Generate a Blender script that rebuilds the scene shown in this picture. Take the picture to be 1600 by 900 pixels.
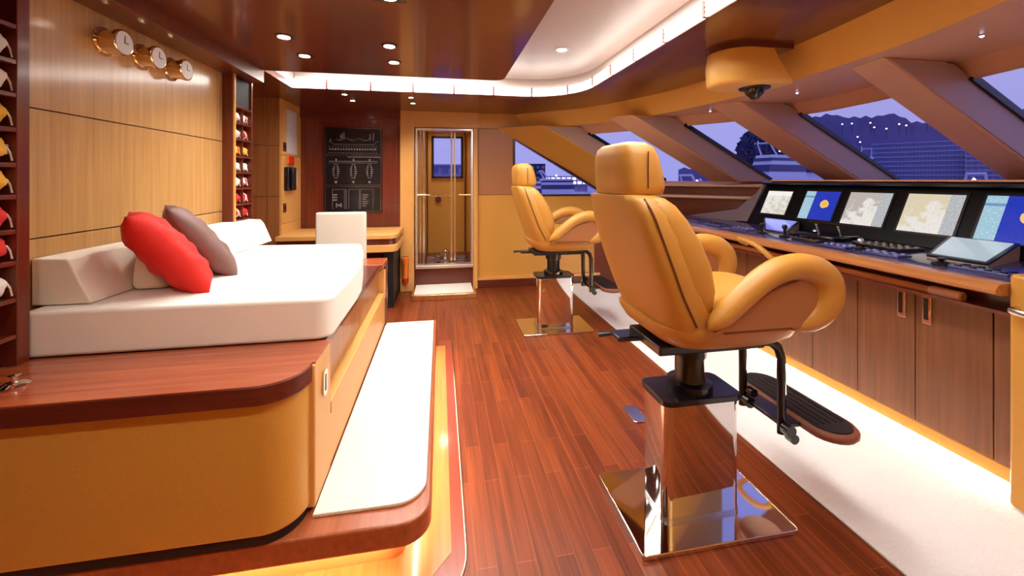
import bpy, bmesh, math, random
from mathutils import Vector, Matrix
random.seed(7)
for o in list(bpy.data.objects): bpy.data.objects.remove(o)
S = bpy.context.scene
PI = math.pi

# ------------------------------------------------------------------ camera
cd = bpy.data.cameras.new('camera'); cam = bpy.data.objects.new('camera', cd)
S.collection.objects.link(cam)
cam.location = (0, 0, 1.30)
cam.rotation_euler = (PI/2, 0, -math.radians(10.08))
cd.sensor_width = 36; cd.lens = 36*630/1600.0
cd.shift_y = -169/1600.0
cd.clip_start = 0.02; cd.clip_end = 3000
S.camera = cam
S.view_settings.view_transform = 'Standard'; S.view_settings.look = 'None'
S.view_settings.gamma = 1; S.view_settings.use_curve_mapping = False
S.view_settings.exposure = 0.0

# ------------------------------------------------------------------ world: dusk sky
W = bpy.data.worlds.new('World'); S.world = W; W.use_nodes = True
nt = W.node_tree; nt.nodes.clear()
out = nt.nodes.new('ShaderNodeOutputWorld'); bg = nt.nodes.new('ShaderNodeBackground')
tc = nt.nodes.new('ShaderNodeTexCoord'); sp = nt.nodes.new('ShaderNodeSeparateXYZ')
rp = nt.nodes.new('ShaderNodeValToRGB')
nt.links.new(tc.outputs['Generated'], sp.inputs[0]); nt.links.new(sp.outputs['Z'], rp.inputs[0])
e = rp.color_ramp.elements
e[0].position = 0.0; e[0].color = (0.40, 0.40, 0.88, 1)
e[1].position = 0.7; e[1].color = (0.22, 0.25, 0.72, 1)
m_ = e.new(0.22); m_.color = (0.46, 0.43, 0.84, 1)
nt.links.new(rp.outputs[0], bg.inputs[0]); nt.links.new(bg.outputs[0], out.inputs[0])
bg.inputs[1].default_value = 1.0

# ------------------------------------------------------------------ light levels
WARM = (1.0, 0.95, 0.87)
COVE_E = 8.0          # cove diffuser emission
LED_E = 190.0           # kick strips
SPOT_W = 33.0         # each recessed downlight
FILL_W = 36.0

# ------------------------------------------------------------------ materials
MATS = {}
def srgb(r, g, b):
    f = lambda c: (c/255)/12.92 if c/255 <= .04045 else ((c/255+.055)/1.055)**2.4
    return (f(r), f(g), f(b), 1)
def mat(name, col, rough=.5, metal=0, coat=0, emit=None, es=0, spec=.5, bump=0, bscale=60, var=0):
    m = bpy.data.materials.new(name); m.use_nodes = True; n = m.node_tree.nodes; l = m.node_tree.links
    p = n['Principled BSDF']
    p.inputs['Base Color'].default_value = col; p.inputs['Roughness'].default_value = rough
    p.inputs['Metallic'].default_value = metal; p.inputs['Coat Weight'].default_value = coat
    p.inputs['Coat Roughness'].default_value = .08; p.inputs['Specular IOR Level'].default_value = spec
    if emit: p.inputs['Emission Color'].default_value = emit; p.inputs['Emission Strength'].default_value = es
    if bump or var:
        t = n.new('ShaderNodeTexCoord'); z = n.new('ShaderNodeTexNoise'); z.inputs['Scale'].default_value = bscale
        z.inputs['Detail'].default_value = 4
        l.new(t.outputs['Object'], z.inputs['Vector'])
        if bump:
            b = n.new('ShaderNodeBump'); b.inputs['Strength'].default_value = bump; b.inputs['Distance'].default_value = .01
            l.new(z.outputs['Fac'], b.inputs['Height']); l.new(b.outputs['Normal'], p.inputs['Normal'])
        if var:
            mx = n.new('ShaderNodeMix'); mx.data_type = 'RGBA'
            mx.inputs[6].default_value = tuple(c*(1-var) for c in col[:3])+(1,)
            mx.inputs[7].default_value = tuple(min(1, c*(1+var)) for c in col[:3])+(1,)
            l.new(z.outputs['Fac'], mx.inputs[0]); l.new(mx.outputs[2], p.inputs['Base Color'])
    MATS[name] = m; return m
def wood(name, c1, c2, axis='z', rough=.3, coat=.3, scale=1.0, crough=.1):
    m = bpy.data.materials.new(name); m.use_nodes = True; n = m.node_tree.nodes; l = m.node_tree.links
    p = n['Principled BSDF']; t = n.new('ShaderNodeTexCoord'); mp = n.new('ShaderNodeMapping')
    s = [28*scale]*3; s['xyz'.index(axis)] = 1.1*scale
    mp.inputs['Scale'].default_value = s
    z = n.new('ShaderNodeTexNoise'); z.inputs['Scale'].default_value = 1.6; z.inputs['Detail'].default_value = 5
    z.inputs['Roughness'].default_value = .6
    r = n.new('ShaderNodeValToRGB'); r.color_ramp.elements[0].position = .3; r.color_ramp.elements[1].position = .72
    r.color_ramp.elements[0].color = c1; r.color_ramp.elements[1].color = c2
    l.new(t.outputs['Object'], mp.inputs[0]); l.new(mp.outputs[0], z.inputs['Vector'])
    l.new(z.outputs['Fac'], r.inputs[0]); l.new(r.outputs[0], p.inputs['Base Color'])
    p.inputs['Roughness'].default_value = rough; p.inputs['Coat Weight'].default_value = coat
    p.inputs['Coat Roughness'].default_value = crough
    MATS[name] = m; return m
M_LEATHER = mat('tan_leather', srgb(202, 144, 60), .42, bump=.12, bscale=220, var=.06)
M_SEAM = mat('leather_seam', srgb(110, 55, 22), .6)
M_PANEL = mat('tan_panel', srgb(212, 154, 66), .38, bump=.06, bscale=120, var=.08)
M_LEATHER_LIT = mat('tan_leather_lit', srgb(246, 194, 98), .4, bump=.06, bscale=120, var=.08)  # same tan leather, extra light put into its colour for underlit overhead parts
M_BROWNL = mat('brown_leather', srgb(172, 112, 68), .4)
M_TAUPE = mat('taupe_leather', srgb(224, 178, 144), .35, bump=.05, bscale=160)
M_REVEAL = mat('grey_reveal', srgb(186, 160, 150), .4)
M_OAK = wood('oak_veneer', srgb(172, 126, 74), srgb(200, 154, 96), 'z', .3, .7, crough=.12)
M_OAKD = wood('oak_cabinet', srgb(150, 92, 50), srgb(176, 114, 66), 'z', .35, .2)
M_TAN = mat('tan_trim', srgb(222, 164, 92), .35, var=.05, bscale=20)
M_MAHOG = wood('mahogany', srgb(86, 30, 18), srgb(120, 48, 28), 'z', .28, .4)
M_MAHOGX = wood('mahogany_ceiling', srgb(98, 43, 28), srgb(110, 49, 32), 'y', .25, .4, .4)
M_MAHOGT = wood('mahogany_slab', srgb(150, 66, 36), srgb(186, 92, 52), 'x', .22, .5)
M_MAHOGE = wood('mahogany_edge', srgb(84, 30, 20), srgb(112, 44, 28), 'x', .3, .3)
M_RIM = wood('platform_rim', srgb(150, 76, 42), srgb(178, 96, 54), 'y', .3, .3)
M_CAB = wood('cabinet_teak', srgb(106, 62, 35), srgb(132, 80, 46), 'z', .38, .2)
M_NOSE = wood('nosing_wood', srgb(176, 110, 58), srgb(204, 136, 78), 'y', .3, .3)
M_CREAM = mat('cream_fabric', srgb(240, 226, 208), .85, bump=.08, bscale=300)
M_MATTRESS = mat('white_fabric', srgb(247, 238, 226), .85, bump=.06, bscale=260)
M_RED = mat('red_fabric', srgb(222, 30, 16), .75, bump=.15, bscale=14)
M_GREY = mat('grey_fabric', srgb(120, 88, 82), .6, bump=.2, bscale=16)
M_CARPET = mat('cream_carpet', srgb(240, 232, 220), .95, bump=.5, bscale=160, var=.04)
M_CARPET2 = mat('runner_carpet', srgb(247, 245, 246), .95, bump=.5, bscale=120, var=.06)
M_CHROME = mat('chrome', (.86, .84, .82, 1), .04, 1)
M_STEEL = mat('brushed_steel', (.7, .68, .66, 1), .2, 1)
M_BRASS = mat('brass', srgb(236, 204, 158), .12, 1)
M_WING = mat('grey_cover', srgb(122, 104, 106), .4)
M_PANELB = mat('black_panel', srgb(9, 8, 12), .35, spec=.2)
M_SATIN = mat('satin_steel', (.86, .82, .76, 1), .28, .85)
M_BLACK = mat('black_metal', srgb(16, 13, 18), .3, 0, .3)
M_GLOSSB = mat('gloss_black', srgb(14, 12, 22), .12, 0, .5)
M_CTRL = mat('console_top_sky_tint', srgb(62, 56, 92), .18, 0, .5)  # black top with blue window reflections put into its base colour
M_RUBBER = mat('black_rubber', srgb(38, 32, 34), .6, bump=.1)
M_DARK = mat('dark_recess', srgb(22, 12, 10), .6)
M_WHITEC = mat('white_ceiling', srgb(192, 180, 176), .35, spec=.4)
M_WHITE = mat('white_plastic', srgb(230, 226, 222), .4)
M_DIAL = mat('dial_white', srgb(226, 222, 220), .35, var=.1, bscale=180)
M_REDP = mat('red_plastic', srgb(200, 30, 14), .4)
M_ORANGE = mat('orange_plastic', srgb(238, 120, 24), .35)
M_YEL = mat('yellow_cloth', srgb(226, 170, 48), .8, bump=.2, bscale=40)
M_WCL = mat('white_cloth', srgb(226, 216, 206), .8, bump=.2, bscale=40)
M_RCL = mat('red_cloth', srgb(206, 32, 16), .8, bump=.2, bscale=40)
M_CORD = mat('white_cord', srgb(236, 224, 208), .7)
M_TERRA = mat('terracotta_rubber', srgb(140, 84, 62), .5)
M_COVE = mat('cove_diffuser', (1, 1, 1, 1), .5, emit=(1, .95, .88, 1), es=COVE_E)
M_LED = mat('led_strip', (1, 1, 1, 1), .5, emit=(1, .88, .66, 1), es=LED_E)
M_LEDP = mat('platform_led', (1, 1, 1, 1), .5, emit=(1, .86, .62, 1), es=62)
M_LEDW = mat('white_led_strip', (1, 1, 1, 1), .5, emit=(1, .9, .78, 1), es=5)
M_LAMP = mat('lamp_lens', (1, 1, 1, 1), .5, emit=(1, .9, .75, 1), es=14)
M_BLUELAMP = mat('small_blue_lamp', (1, 1, 1, 1), .5, emit=(.55, .62, 1, 1), es=12)
M_PAPER = mat('paper', srgb(214, 208, 212), .6)
M_BOARD = mat('black_board', srgb(26, 22, 26), .25, coat=.3)
M_MARK = mat('board_markings', srgb(118, 108, 110), .5)
M_SILVERLINE = mat('silver_line', srgb(180, 150, 130), .3, 1)

def floor_mat():
    m = bpy.data.materials.new('floor_planks'); m.use_nodes = True; n = m.node_tree.nodes; l = m.node_tree.links
    p = n['Principled BSDF']; t = n.new('ShaderNodeTexCoord'); mp = n.new('ShaderNodeMapping')
    mp.inputs['Rotation'].default_value = (0, 0, PI/2)
    l.new(t.outputs['Object'], mp.inputs[0])
    b = n.new('ShaderNodeTexBrick'); b.offset = .37; b.offset_frequency = 2
    b.inputs['Color1'].default_value = srgb(144, 70, 32); b.inputs['Color2'].default_value = srgb(114, 50, 23)
    b.inputs['Mortar'].default_value = srgb(166, 92, 50); b.inputs['Scale'].default_value = 1
    b.inputs['Mortar Size'].default_value = .0016; b.inputs['Brick Width'].default_value = .62
    b.inputs['Row Height'].default_value = .068; b.inputs['Bias'].default_value = -.1
    l.new(mp.outputs[0], b.inputs['Vector'])
    m2 = n.new('ShaderNodeMapping'); m2.inputs['Scale'].default_value = (60, 2.2, 60)
    l.new(t.outputs['Object'], m2.inputs[0])
    z = n.new('ShaderNodeTexNoise'); z.inputs['Scale'].default_value = 1; z.inputs['Detail'].default_value = 6
    l.new(m2.outputs[0], z.inputs['Vector'])
    r = n.new('ShaderNodeValToRGB'); r.color_ramp.elements[0].position = .3; r.color_ramp.elements[1].position = .7
    r.color_ramp.elements[0].color = (.62, .55, .5, 1); r.color_ramp.elements[1].color = (1.15, 1.1, 1.1, 1)
    l.new(z.outputs['Fac'], r.inputs[0])
    mx = n.new('ShaderNodeMix'); mx.data_type = 'RGBA'; mx.blend_type = 'MULTIPLY'; mx.inputs[0].default_value = 1
    l.new(b.outputs['Color'], mx.inputs[6]); l.new(r.outputs[0], mx.inputs[7])
    l.new(mx.outputs[2], p.inputs['Base Color'])
    p.inputs['Roughness'].default_value = .36; p.inputs['Specular IOR Level'].default_value = .3; p.inputs['Coat Weight'].default_value = .1
    p.inputs['Coat Roughness'].default_value = .12
    return m
M_FLOOR = floor_mat()
M_BORDER = wood('border_plank', srgb(176, 100, 46), srgb(204, 130, 66), 'y', .3, .35)
M_BORDERD = wood('border_plank_dark', srgb(126, 50, 26), srgb(146, 62, 34), 'y', .3, .35)

def glass_mat():
    m = bpy.data.materials.new('window_glass'); m.use_nodes = True; n = m.node_tree.nodes; l = m.node_tree.links
    n.clear(); o = n.new('ShaderNodeOutputMaterial'); a = n.new('ShaderNodeBsdfTransparent'); g = n.new('ShaderNodeBsdfGlossy')
    g.inputs['Roughness'].default_value = .02; mx = n.new('ShaderNodeMixShader'); f = n.new('ShaderNodeLayerWeight'); f.inputs[0].default_value = .5
    pw = n.new('ShaderNodeMath'); pw.operation = 'POWER'; pw.inputs[1].default_value = 4
    ma = n.new('ShaderNodeMath'); ma.operation = 'MULTIPLY_ADD'; ma.inputs[1].default_value = .35; ma.inputs[2].default_value = .02
    l.new(f.outputs['Facing'], pw.inputs[0]); l.new(pw.outputs[0], ma.inputs[0])
    a.inputs[0].default_value = (.95, .96, 1, 1)
    l.new(ma.outputs[0], mx.inputs[0]); l.new(a.outputs[0], mx.inputs[1]); l.new(g.outputs[0], mx.inputs[2])
    l.new(mx.outputs[0], o.inputs[0]); return m
M_GLASS = glass_mat()

def screen_mat(name, kind):
    """emissive display pictures, laid out on the screen's own UVs"""
    m = bpy.data.materials.new(name); m.use_nodes = True; n = m.node_tree.nodes; l = m.node_tree.links
    p = n['Principled BSDF']; p.inputs['Base Color'].default_value = (.01, .01, .01, 1); p.inputs['Roughness'].default_value = .15
    t = n.new('ShaderNodeTexCoord'); s = n.new('ShaderNodeSeparateXYZ'); l.new(t.outputs['UV'], s.inputs[0])
    def math_(op, a, b):
        q = n.new('ShaderNodeMath'); q.operation = op
        for i, v in enumerate((a, b)):
            if isinstance(v, (int, float)): q.inputs[i].default_value = v
            else: l.new(v, q.inputs[i])
        return q.outputs[0]
    def mix(f, a, b):
        q = n.new('ShaderNodeMix'); q.data_type = 'RGBA'
        if isinstance(f, (int, float)): q.inputs[0].default_value = f
        else: l.new(f, q.inputs[0])
        for i, v in ((6, a), (7, b)):
            if isinstance(v, tuple): q.inputs[i].default_value = v
            else: l.new(v, q.inputs[i])
        return q.outputs[2]
    U, V = s.outputs[0], s.outputs[1]
    z = n.new('ShaderNodeTexNoise'); z.inputs['Scale'].default_value = 5; z.inputs['Detail'].default_value = 5
    l.new(t.outputs['UV'], z.inputs['Vector'])
    z2 = n.new('ShaderNodeTexNoise'); z2.inputs['Scale'].default_value = 30; l.new(t.outputs['UV'], z2.inputs['Vector'])
    if kind in ('chart', 'chart_grey', 'small'):
        land = {'chart': srgb(220, 208, 178), 'chart_grey': srgb(188, 180, 174), 'small': srgb(206, 206, 190)}[kind]
        sea = srgb(232, 228, 222)
        r = n.new('ShaderNodeValToRGB'); r.color_ramp.interpolation = 'EASE'
        r.color_ramp.elements[0].position = .45; r.color_ramp.elements[1].position = .60
        g = math_('ADD', z.outputs['Fac'], math_('MULTIPLY', math_('SUBTRACT', V, U), .30 if kind != 'small' else -.1))
        l.new(g, r.inputs[0]); c = mix(r.outputs[0], sea, land)
        c = mix(math_('MULTIPLY', math_('GREATER_THAN', z2.outputs['Fac'], .62), .35), c, srgb(196, 150, 110))
        if kind != 'small':
            c = mix(math_('GREATER_THAN', U, .76), c, mix(math_('GREATER_THAN', z2.outputs['Fac'], .55), srgb(176, 180, 184), srgb(196, 198, 200)))
        else:
            c = mix(math_('GREATER_THAN', V, .8), c, srgb(244, 240, 234))
    elif kind == 'blue':
        c = mix(math_('GREATER_THAN', z2.outputs['Fac'], .58), srgb(30, 56, 184), srgb(24, 48, 170))
        dx = math_('SUBTRACT', U, .66); dy = math_('SUBTRACT', V, .56)
        d = math_('SQRT', math_('ADD', math_('MULTIPLY', math_('MULTIPLY', dx, dx), 1.4), math_('MULTIPLY', dy, dy)), 0)
        dd = math_('ADD', d, math_('MULTIPLY', z.outputs['Fac'], .10))
        c = mix(math_('LESS_THAN', dd, .195), c, srgb(240, 196, 120))
        c = mix(math_('LESS_THAN', dd, .13), c, srgb(250, 178, 70))
        c = mix(math_('LESS_THAN', U, .30), c, mix(math_('GREATER_THAN', z2.outputs['Fac'], .6), srgb(158, 196, 214), srgb(190, 222, 236)))
        c = mix(math_('MULTIPLY', math_('LESS_THAN', U, .30), math_('LESS_THAN', math_('ABSOLUTE', math_('SUBTRACT', V, .80), 0), .03)), c, srgb(110, 150, 190))
    elif kind == 'pale':
        c = mix(math_('GREATER_THAN', z2.outputs['Fac'], .6), srgb(176, 190, 200), srgb(190, 200, 204))
    else:
        c = mix(V, srgb(120, 122, 226), srgb(150, 156, 240))
    l.new(c, p.inputs['Emission Color']); p.inputs['Emission Strength'].default_value = 1.0
    return m

# ------------------------------------------------------------------ mesh helpers
class MB:
    def __init__(s): s.v = []; s.f = []; s.uv = None
    def add(s, vs, fs):
        k = len(s.v); s.v += [Vector(v) for v in vs]; s.f += [tuple(i+k for i in f) for f in fs]; return s
    def box(s, x0, x1, y0, y1, z0, z1, M=None):
        vs = [Vector((x, y, z)) for z in (z0, z1) for y in (y0, y1) for x in (x0, x1)]
        if M: vs = [M @ v for v in vs]
        return s.add(vs, [(0, 2, 3, 1), (4, 5, 7, 6), (0, 1, 5, 4), (2, 6, 7, 3), (0, 4, 6, 2), (1, 3, 7, 5)])
    def prism(s, pts, a, b, axis='z'):
        """polygon extruded from a to b; pts are (x,y) for z, (x,z) for y, (y,z) for x"""
        n = len(pts)
        def P(p, h): return {'z': (p[0], p[1], h), 'y': (p[0], h, p[1]), 'x': (h, p[0], p[1])}[axis]
        vs = [P(p, a) for p in pts]+[P(p, b) for p in pts]
        fs = [tuple(range(n))[::-1], tuple(range(n, 2*n))]+[(i, (i+1) % n, n+(i+1) % n, n+i) for i in range(n)]
        return s.add(vs, fs)
    def loft(s, rings, caps=True, closed=True):
        n = len(rings[0]); vs = [p for r in rings for p in r]; fs = []
        for k in range(len(rings)-1):
            for i in range(n if closed else n-1):
                j = (i+1) % n; fs.append((k*n+i, k*n+j, (k+1)*n+j, (k+1)*n+i))
        if caps: fs += [tuple(range(n))[::-1], tuple(range((len(rings)-1)*n, len(rings)*n))]
        return s.add(vs, fs)
    def tube(s, path, r, n=12, r2=None, up=(0, 0, 1), closed=False):
        P = [Vector(p) for p in path]; m = len(P); rings = []
        R = r if isinstance(r, (list, tuple)) else [r]*m
        R2 = (r2 if isinstance(r2, (list, tuple)) else [r2]*m) if r2 else R
        u = Vector(up)
        for i in range(m):
            if closed: t = (P[(i+1) % m]-P[i-1]).normalized()
            else: t = (P[min(i+1, m-1)]-P[max(i-1, 0)]).normalized()
            a = u-t*u.dot(t)
            if a.length < 1e-4: a = Vector((1, 0, 0))-t*t.x
            a.normalize(); b = t.cross(a)
            rings.append([P[i]+a*math.cos(2*PI*k/n)*R[i]+b*math.sin(2*PI*k/n)*R2[i] for k in range(n)])
        if closed: rings.append(rings[0])
        return s.loft(rings, caps=not closed)
    def lathe(s, prof, c=(0, 0, 0), n=28, axis='z'):
        rings = []
        for r, h in prof:
            ring = []
            for k in range(n):
                a = 2*PI*k/n; x, y = r*math.cos(a), r*math.sin(a)
                q = {'z': (x, y, h), 'x': (h, x, y), 'y': (y, h, x)}[axis]
                ring.append(Vector(q)+Vector(c))
            rings.append(ring)
        return s.loft(rings)
    def cyl(s, c, r, h, n=24, axis='z'): return s.lathe([(r, 0), (r, h)], c, n, axis)
    def build(s, name, m, parent=None, bevel=0, seg=3, smooth=True, sub=0, angle=35):
        me = bpy.data.meshes.new(name)
        if parent is None:
            xs = [v.x for v in s.v]; ys = [v.y for v in s.v]; zs = [v.z for v in s.v]
            org = Vector(((min(xs)+max(xs))/2, (min(ys)+max(ys))/2, min(zs)))
        else: org = WLOC[parent.name]
        me.from_pydata([v-org for v in s.v], [], s.f)
        bm = bmesh.new(); bm.from_mesh(me)
        bmesh.ops.recalc_face_normals(bm, faces=bm.faces); bm.to_mesh(me); bm.free()
        if s.uv:
            L = me.uv_layers.new(name='UVMap')
            for poly in me.polygons:
                for li in poly.loop_indices: L.data[li].uv = s.uv[me.loops[li].vertex_index]
        me.materials.append(m)
        if smooth:
            me.shade_smooth(); me.set_sharp_from_angle(angle=math.radians(angle))
        o = bpy.data.objects.new(name, me); S.collection.objects.link(o)
        if parent is None: o.location = org; WLOC[o.name] = org
        else: o.parent = parent; WLOC[o.name] = org
        if bevel:
            b = o.modifiers.new('bevel', 'BEVEL'); b.width = bevel; b.segments = seg; b.limit_method = 'ANGLE'; b.angle_limit = math.radians(40)
            b.harden_normals = False
        if sub:
            q = o.modifiers.new('subdivision', 'SUBSURF'); q.levels = sub; q.render_levels = sub
        return o
WLOC = {}
def tag(o, label, cat, group=None, kind=None):
    o['label'] = label; o['category'] = cat
    if group: o['group'] = group
    if kind: o['kind'] = kind
    return o
def thing(name, loc, label, cat, group=None):
    o = bpy.data.objects.new(name, None); o.empty_display_size = .1; S.collection.objects.link(o)
    o.location = loc; WLOC[o.name] = Vector(loc); return tag(o, label, cat, group)
def struct(o): o['kind'] = 'structure'; return o
def copy_tree(root, loc, label=None):
    r = root.copy(); S.collection.objects.link(r); r.location = loc; WLOC[r.name] = Vector(loc)
    if label: r['label'] = label
    def rec(a, b):
        for ch in list(a.children):
            if ch.name in seen: continue
            c = ch.copy(); S.collection.objects.link(c); c.parent = b; rec(ch, c)
    seen = set(); rec(root, r); return r
def interp(pts):
    pts = sorted(pts); ys = [p[0] for p in pts]; xs = [p[1] for p in pts]; n = len(pts)
    d = [(xs[min(i+1, n-1)]-xs[max(i-1, 0)])/(ys[min(i+1, n-1)]-ys[max(i-1, 0)]) for i in range(n)]
    def f(y):
        y = max(ys[0], min(ys[-1], y)); i = 0
        while i < n-2 and y > ys[i+1]: i += 1
        h = ys[i+1]-ys[i]; t = (y-ys[i])/h
        return ((1+2*t)*(1-t)**2*xs[i]+t*(1-t)**2*h*d[i]+t*t*(3-2*t)*xs[i+1]+t*t*(t-1)*h*d[i+1])
    return f
def rng(a, b, n): return [a+(b-a)*i/(n-1) for i in range(n)]
def arc(cx, cy, r, a0, a1, n=8): return [(cx+r*math.cos(math.radians(a)), cy+r*math.sin(math.radians(a))) for a in rng(a0, a1, n)]
def rrect(x0, x1, y0, y1, r, n=6):
    return arc(x1-r, y0+r, r, -90, 0, n)+arc(x1-r, y1-r, r, 0, 90, n)+arc(x0+r, y1-r, r, 90, 180, n)+arc(x0+r, y0+r, r, 180, 270, n)
def sup(cx, cy, hx, hy, e=4, n=32):
    o = []
    for k in range(n):
        a = 2*PI*k/n; c, s_ = math.cos(a), math.sin(a)
        o.append((cx+hx*math.copysign(abs(c)**(2/e), c), cy+hy*math.copysign(abs(s_)**(2/e), s_)))
    return o

YN, YF = -0.35, 4.85          # near and far side walls
F1 = interp([(-.35, .95), (.4, 1.55), (1.0, 1.84), (1.47, 1.99), (2.28, 2.10), (2.94, 2.10), (3.48, 1.97), (4.19, 1.62), (4.85, .92)])
F2 = interp([(-.35, 1.1), (.4, 1.63), (1.12, 1.97), (1.56, 2.12), (2.31, 2.21), (2.86, 2.215), (3.92, 1.95), (4.35, 1.62), (4.85, 1.02)])
G = interp([(-.35, 1.5), (.3, 2.1), (1.0, 2.58), (1.7, 2.80), (2.4, 2.95), (2.867, 2.93), (3.65, 2.40), (4.51, 1.72), (4.85, 1.22)])

# ------------------------------------------------------------------ structure: floor, walls, ceiling
struct(MB().box(-2.4, 4.0, -.45, 6.4, -.06, 0).build('floor', M_FLOOR))
# inlaid border around the platform
bp = [(-1.42, 1.24), (-.12, 1.24)]+arc(-.12, 1.44, .20, -90, 0, 8)[1:]+[(.08, 3.36), (-.37, 3.36), (-.37, 1.44)]
struct(MB().prism([(-1.42, 1.20), (-.13, 1.20)]+arc(-.13, 1.42, .22, -90, 0, 10)[1:]+[(.09, 3.3), (-.02, 3.3), (-.02, 1.5), (-1.42, 1.5)], 0, .002).build('trim_1', M_BORDERD))
struct(MB().prism([(-1.42, 1.26), (-.10, 1.26), (.038, 1.42), (.038, 3.2), (-.10, 3.2), (-.10, 1.5), (-1.42, 1.5)], .0005, .003).build('trim_2', M_BORDER))
pth = [(-1.42, 1.20), (-.13, 1.20)]+arc(-.13, 1.42, .22, -90, 0, 12)[1:]+[(.09, 3.3)]
struct(MB().tube([(x, y, .0015) for x, y in pth], .0035, 6).build('trim_3', M_SILVERLINE))
# left wall: oak panels with dark grooves
w = MB()
for z0, z1 in ((.69, 1.087), (1.092, 1.554), (1.559, 2.02)): w.box(-1.47, -1.43, 1.62, 2.98, z0, z1)
struct(w.build('wall_left', M_OAK, smooth=False))
struct(MB().box(-1.50, -1.455, 1.62, 2.98, 0, 2.05).build('wall_left_backing', M_DARK))
struct(MB().box(-1.50, -1.36, YN, 1.20, 0, 2.05).build('wall_left_near', M_MAHOG))
struct(MB().box(-1.68, -1.62, 1.2, 3.26, 0, 2.3).build('wall_left_outer', M_DARK))
# cabinet wall beyond the flag shelves
w = MB()
for z0, z1 in ((0, .555), (.56, 1.135), (1.14, 1.635), (1.64, 2.1)):
    w.box(-2.3, -1.67, 4.30, 4.34, z0, z1); w.box(-1.665, -1.556, 4.30, 4.34, z0, z1)
struct(w.build('wall_left_alcove', M_OAKD, smooth=False))
struct(MB().box(-2.32, -1.62, 3.22, 3.26, 0, 2.1).build('wall_left_return', M_OAKD))
struct(MB().box(-2.36, -2.32, 3.22, 4.9, 0, 2.1).build('wall_left_end', M_OAKD))
w = MB()
for z0, z1 in ((0, .86), (.865, 1.545), (1.55, 2.1)): w.box(-1.556, -1.536, 4.30, 4.86, z0, z1)
struct(w.build('wall_left_cabinet_side', M_TAN, smooth=False))
# far wall
struct(MB().box(-2.36, -.46, YF, YF+.08, 0, 2.3).build('wall_far', M_MAHOG))
struct(MB().box(-.46, -.30, YF-.04, YF+.10, 0, 2.3).build('trim_4', M_TAN, bevel=.01))
struct(MB().box(-1.536, -.46, YF-.03, YF, 1.99, 2.1).build('trim_5', M_MAHOGE))
struct(MB().box(-.30, .44, YF-.03, YF+.1, 1.915, 2.3).build('wall_far_header', M_TAN))
struct(MB().box(-.30, .44, YF, YF+.1, 0, .27).build('wall_far_sill', M_MAHOGE))
struct(MB().box(.385, .44, YF-.045, YF+.1, .0, 1.915).build('trim_6', M_TAN, bevel=.008))
w = MB().box(.44, 2.32, YF, YF+.06, 0, 1.11).box(.44, .886, YF, YF+.06, 1.11, 1.80)
struct(w.build('wall_far_right', M_PANEL))
struct(MB().prism([(.44, 1.80), (.886, 1.80), (2.06, 1.11), (2.32, 1.11), (2.32, 1.2), (1.2, 2.3), (.44, 2.3)], YF, YF+.06, 'y').build('wall_far_upper', M_PANEL))
w = MB().box(.45, .87, YF-.012, YF, 1.12, 1.92)
struct(w.build('trim_7', M_BROWNL, bevel=.005))
struct(MB().box(.44, 2.3, YF-.03, YF, 0, .10).build('baseboard_far', M_MAHOGE))
struct(MB().box(.44, 2.3, YF-.04, YF, .10, .13).build('trim_8', M_TAN))
# near side wall and its door-side panelling (behind the camera)
struct(MB().box(-1.5, 2.6, YN-.06, YN, 0, 2.3).build('wall_near', M_PANEL))
# ceilings
op = [(1.30, YN), (1.30, 3.30)]+arc(.80, 3.30, .50, 0, 90, 12)[1:]+[(-1.27, 3.80)]
w = MB().prism(op+[(-1.27, 3.22), (-2.36, 3.22), (-2.36, 4.88)]+[(max(F1(y)+.02, 1.36 if y < 2 else 0), y) for y in rng(4.85, YN, 40)], 2.10, 2.15)
struct(w.build('ceiling_soffit', M_MAHOGX))
rf = [(-1.27, YN), (.44, YN), (.50, YN)]+arc(.42, 3.14, .08, 0, 90, 6)+[(-1.27, 3.22)]
struct(MB().prism(rf, 2.10, 2.17).build('ceiling_raft', M_MAHOGX))
struct(MB().box(-1.64, -1.27, YN, 3.22, 2.01, 2.17).build('ceiling_left', M_MAHOGE))
struct(MB().box(-2.4, 1.75, YN-.05, 4.95, 2.28, 2.33).build('ceiling', M_WHITEC))
struct(MB().loft([[(F1(y)-.45, y, 2.28), (F1(y)+.1, y, 2.2), (G(y)-.08, y, 2.0), (G(y)-.08, y, 2.1), (F1(y)+.1, y, 2.34), (F1(y)-.45, y, 2.34)] for y in rng(YN, YF+.05, 30)]).build('ceiling_outer', M_DARK))
struct(MB().loft([[(F1(y), y, 2.102), (F2(y), y, 1.93), (F2(y)+.04, y, 1.96), (F1(y)+.06, y, 2.2), (F1(y), y, 2.2)] for y in rng(YN, YF, 60)]).build('trim_9', M_LEATHER_LIT))
struct(MB().loft([[(F2(y), y, 1.93), (G(y)-.06, y, 1.93), (G(y)-.06, y, 1.97), (F2(y)+.03, y, 1.97)] for y in rng(YN, YF, 50)]).build('trim_10', M_TAUPE))
struct(MB().loft([[(G(y)-.065, y, 1.932), (G(y), y, 1.835), (G(y)+.05, y, 1.85), (G(y)-.02, y, 2.02)] for y in rng(YN, YF, 50)]).build('trim_11', M_TAUPE))
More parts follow.
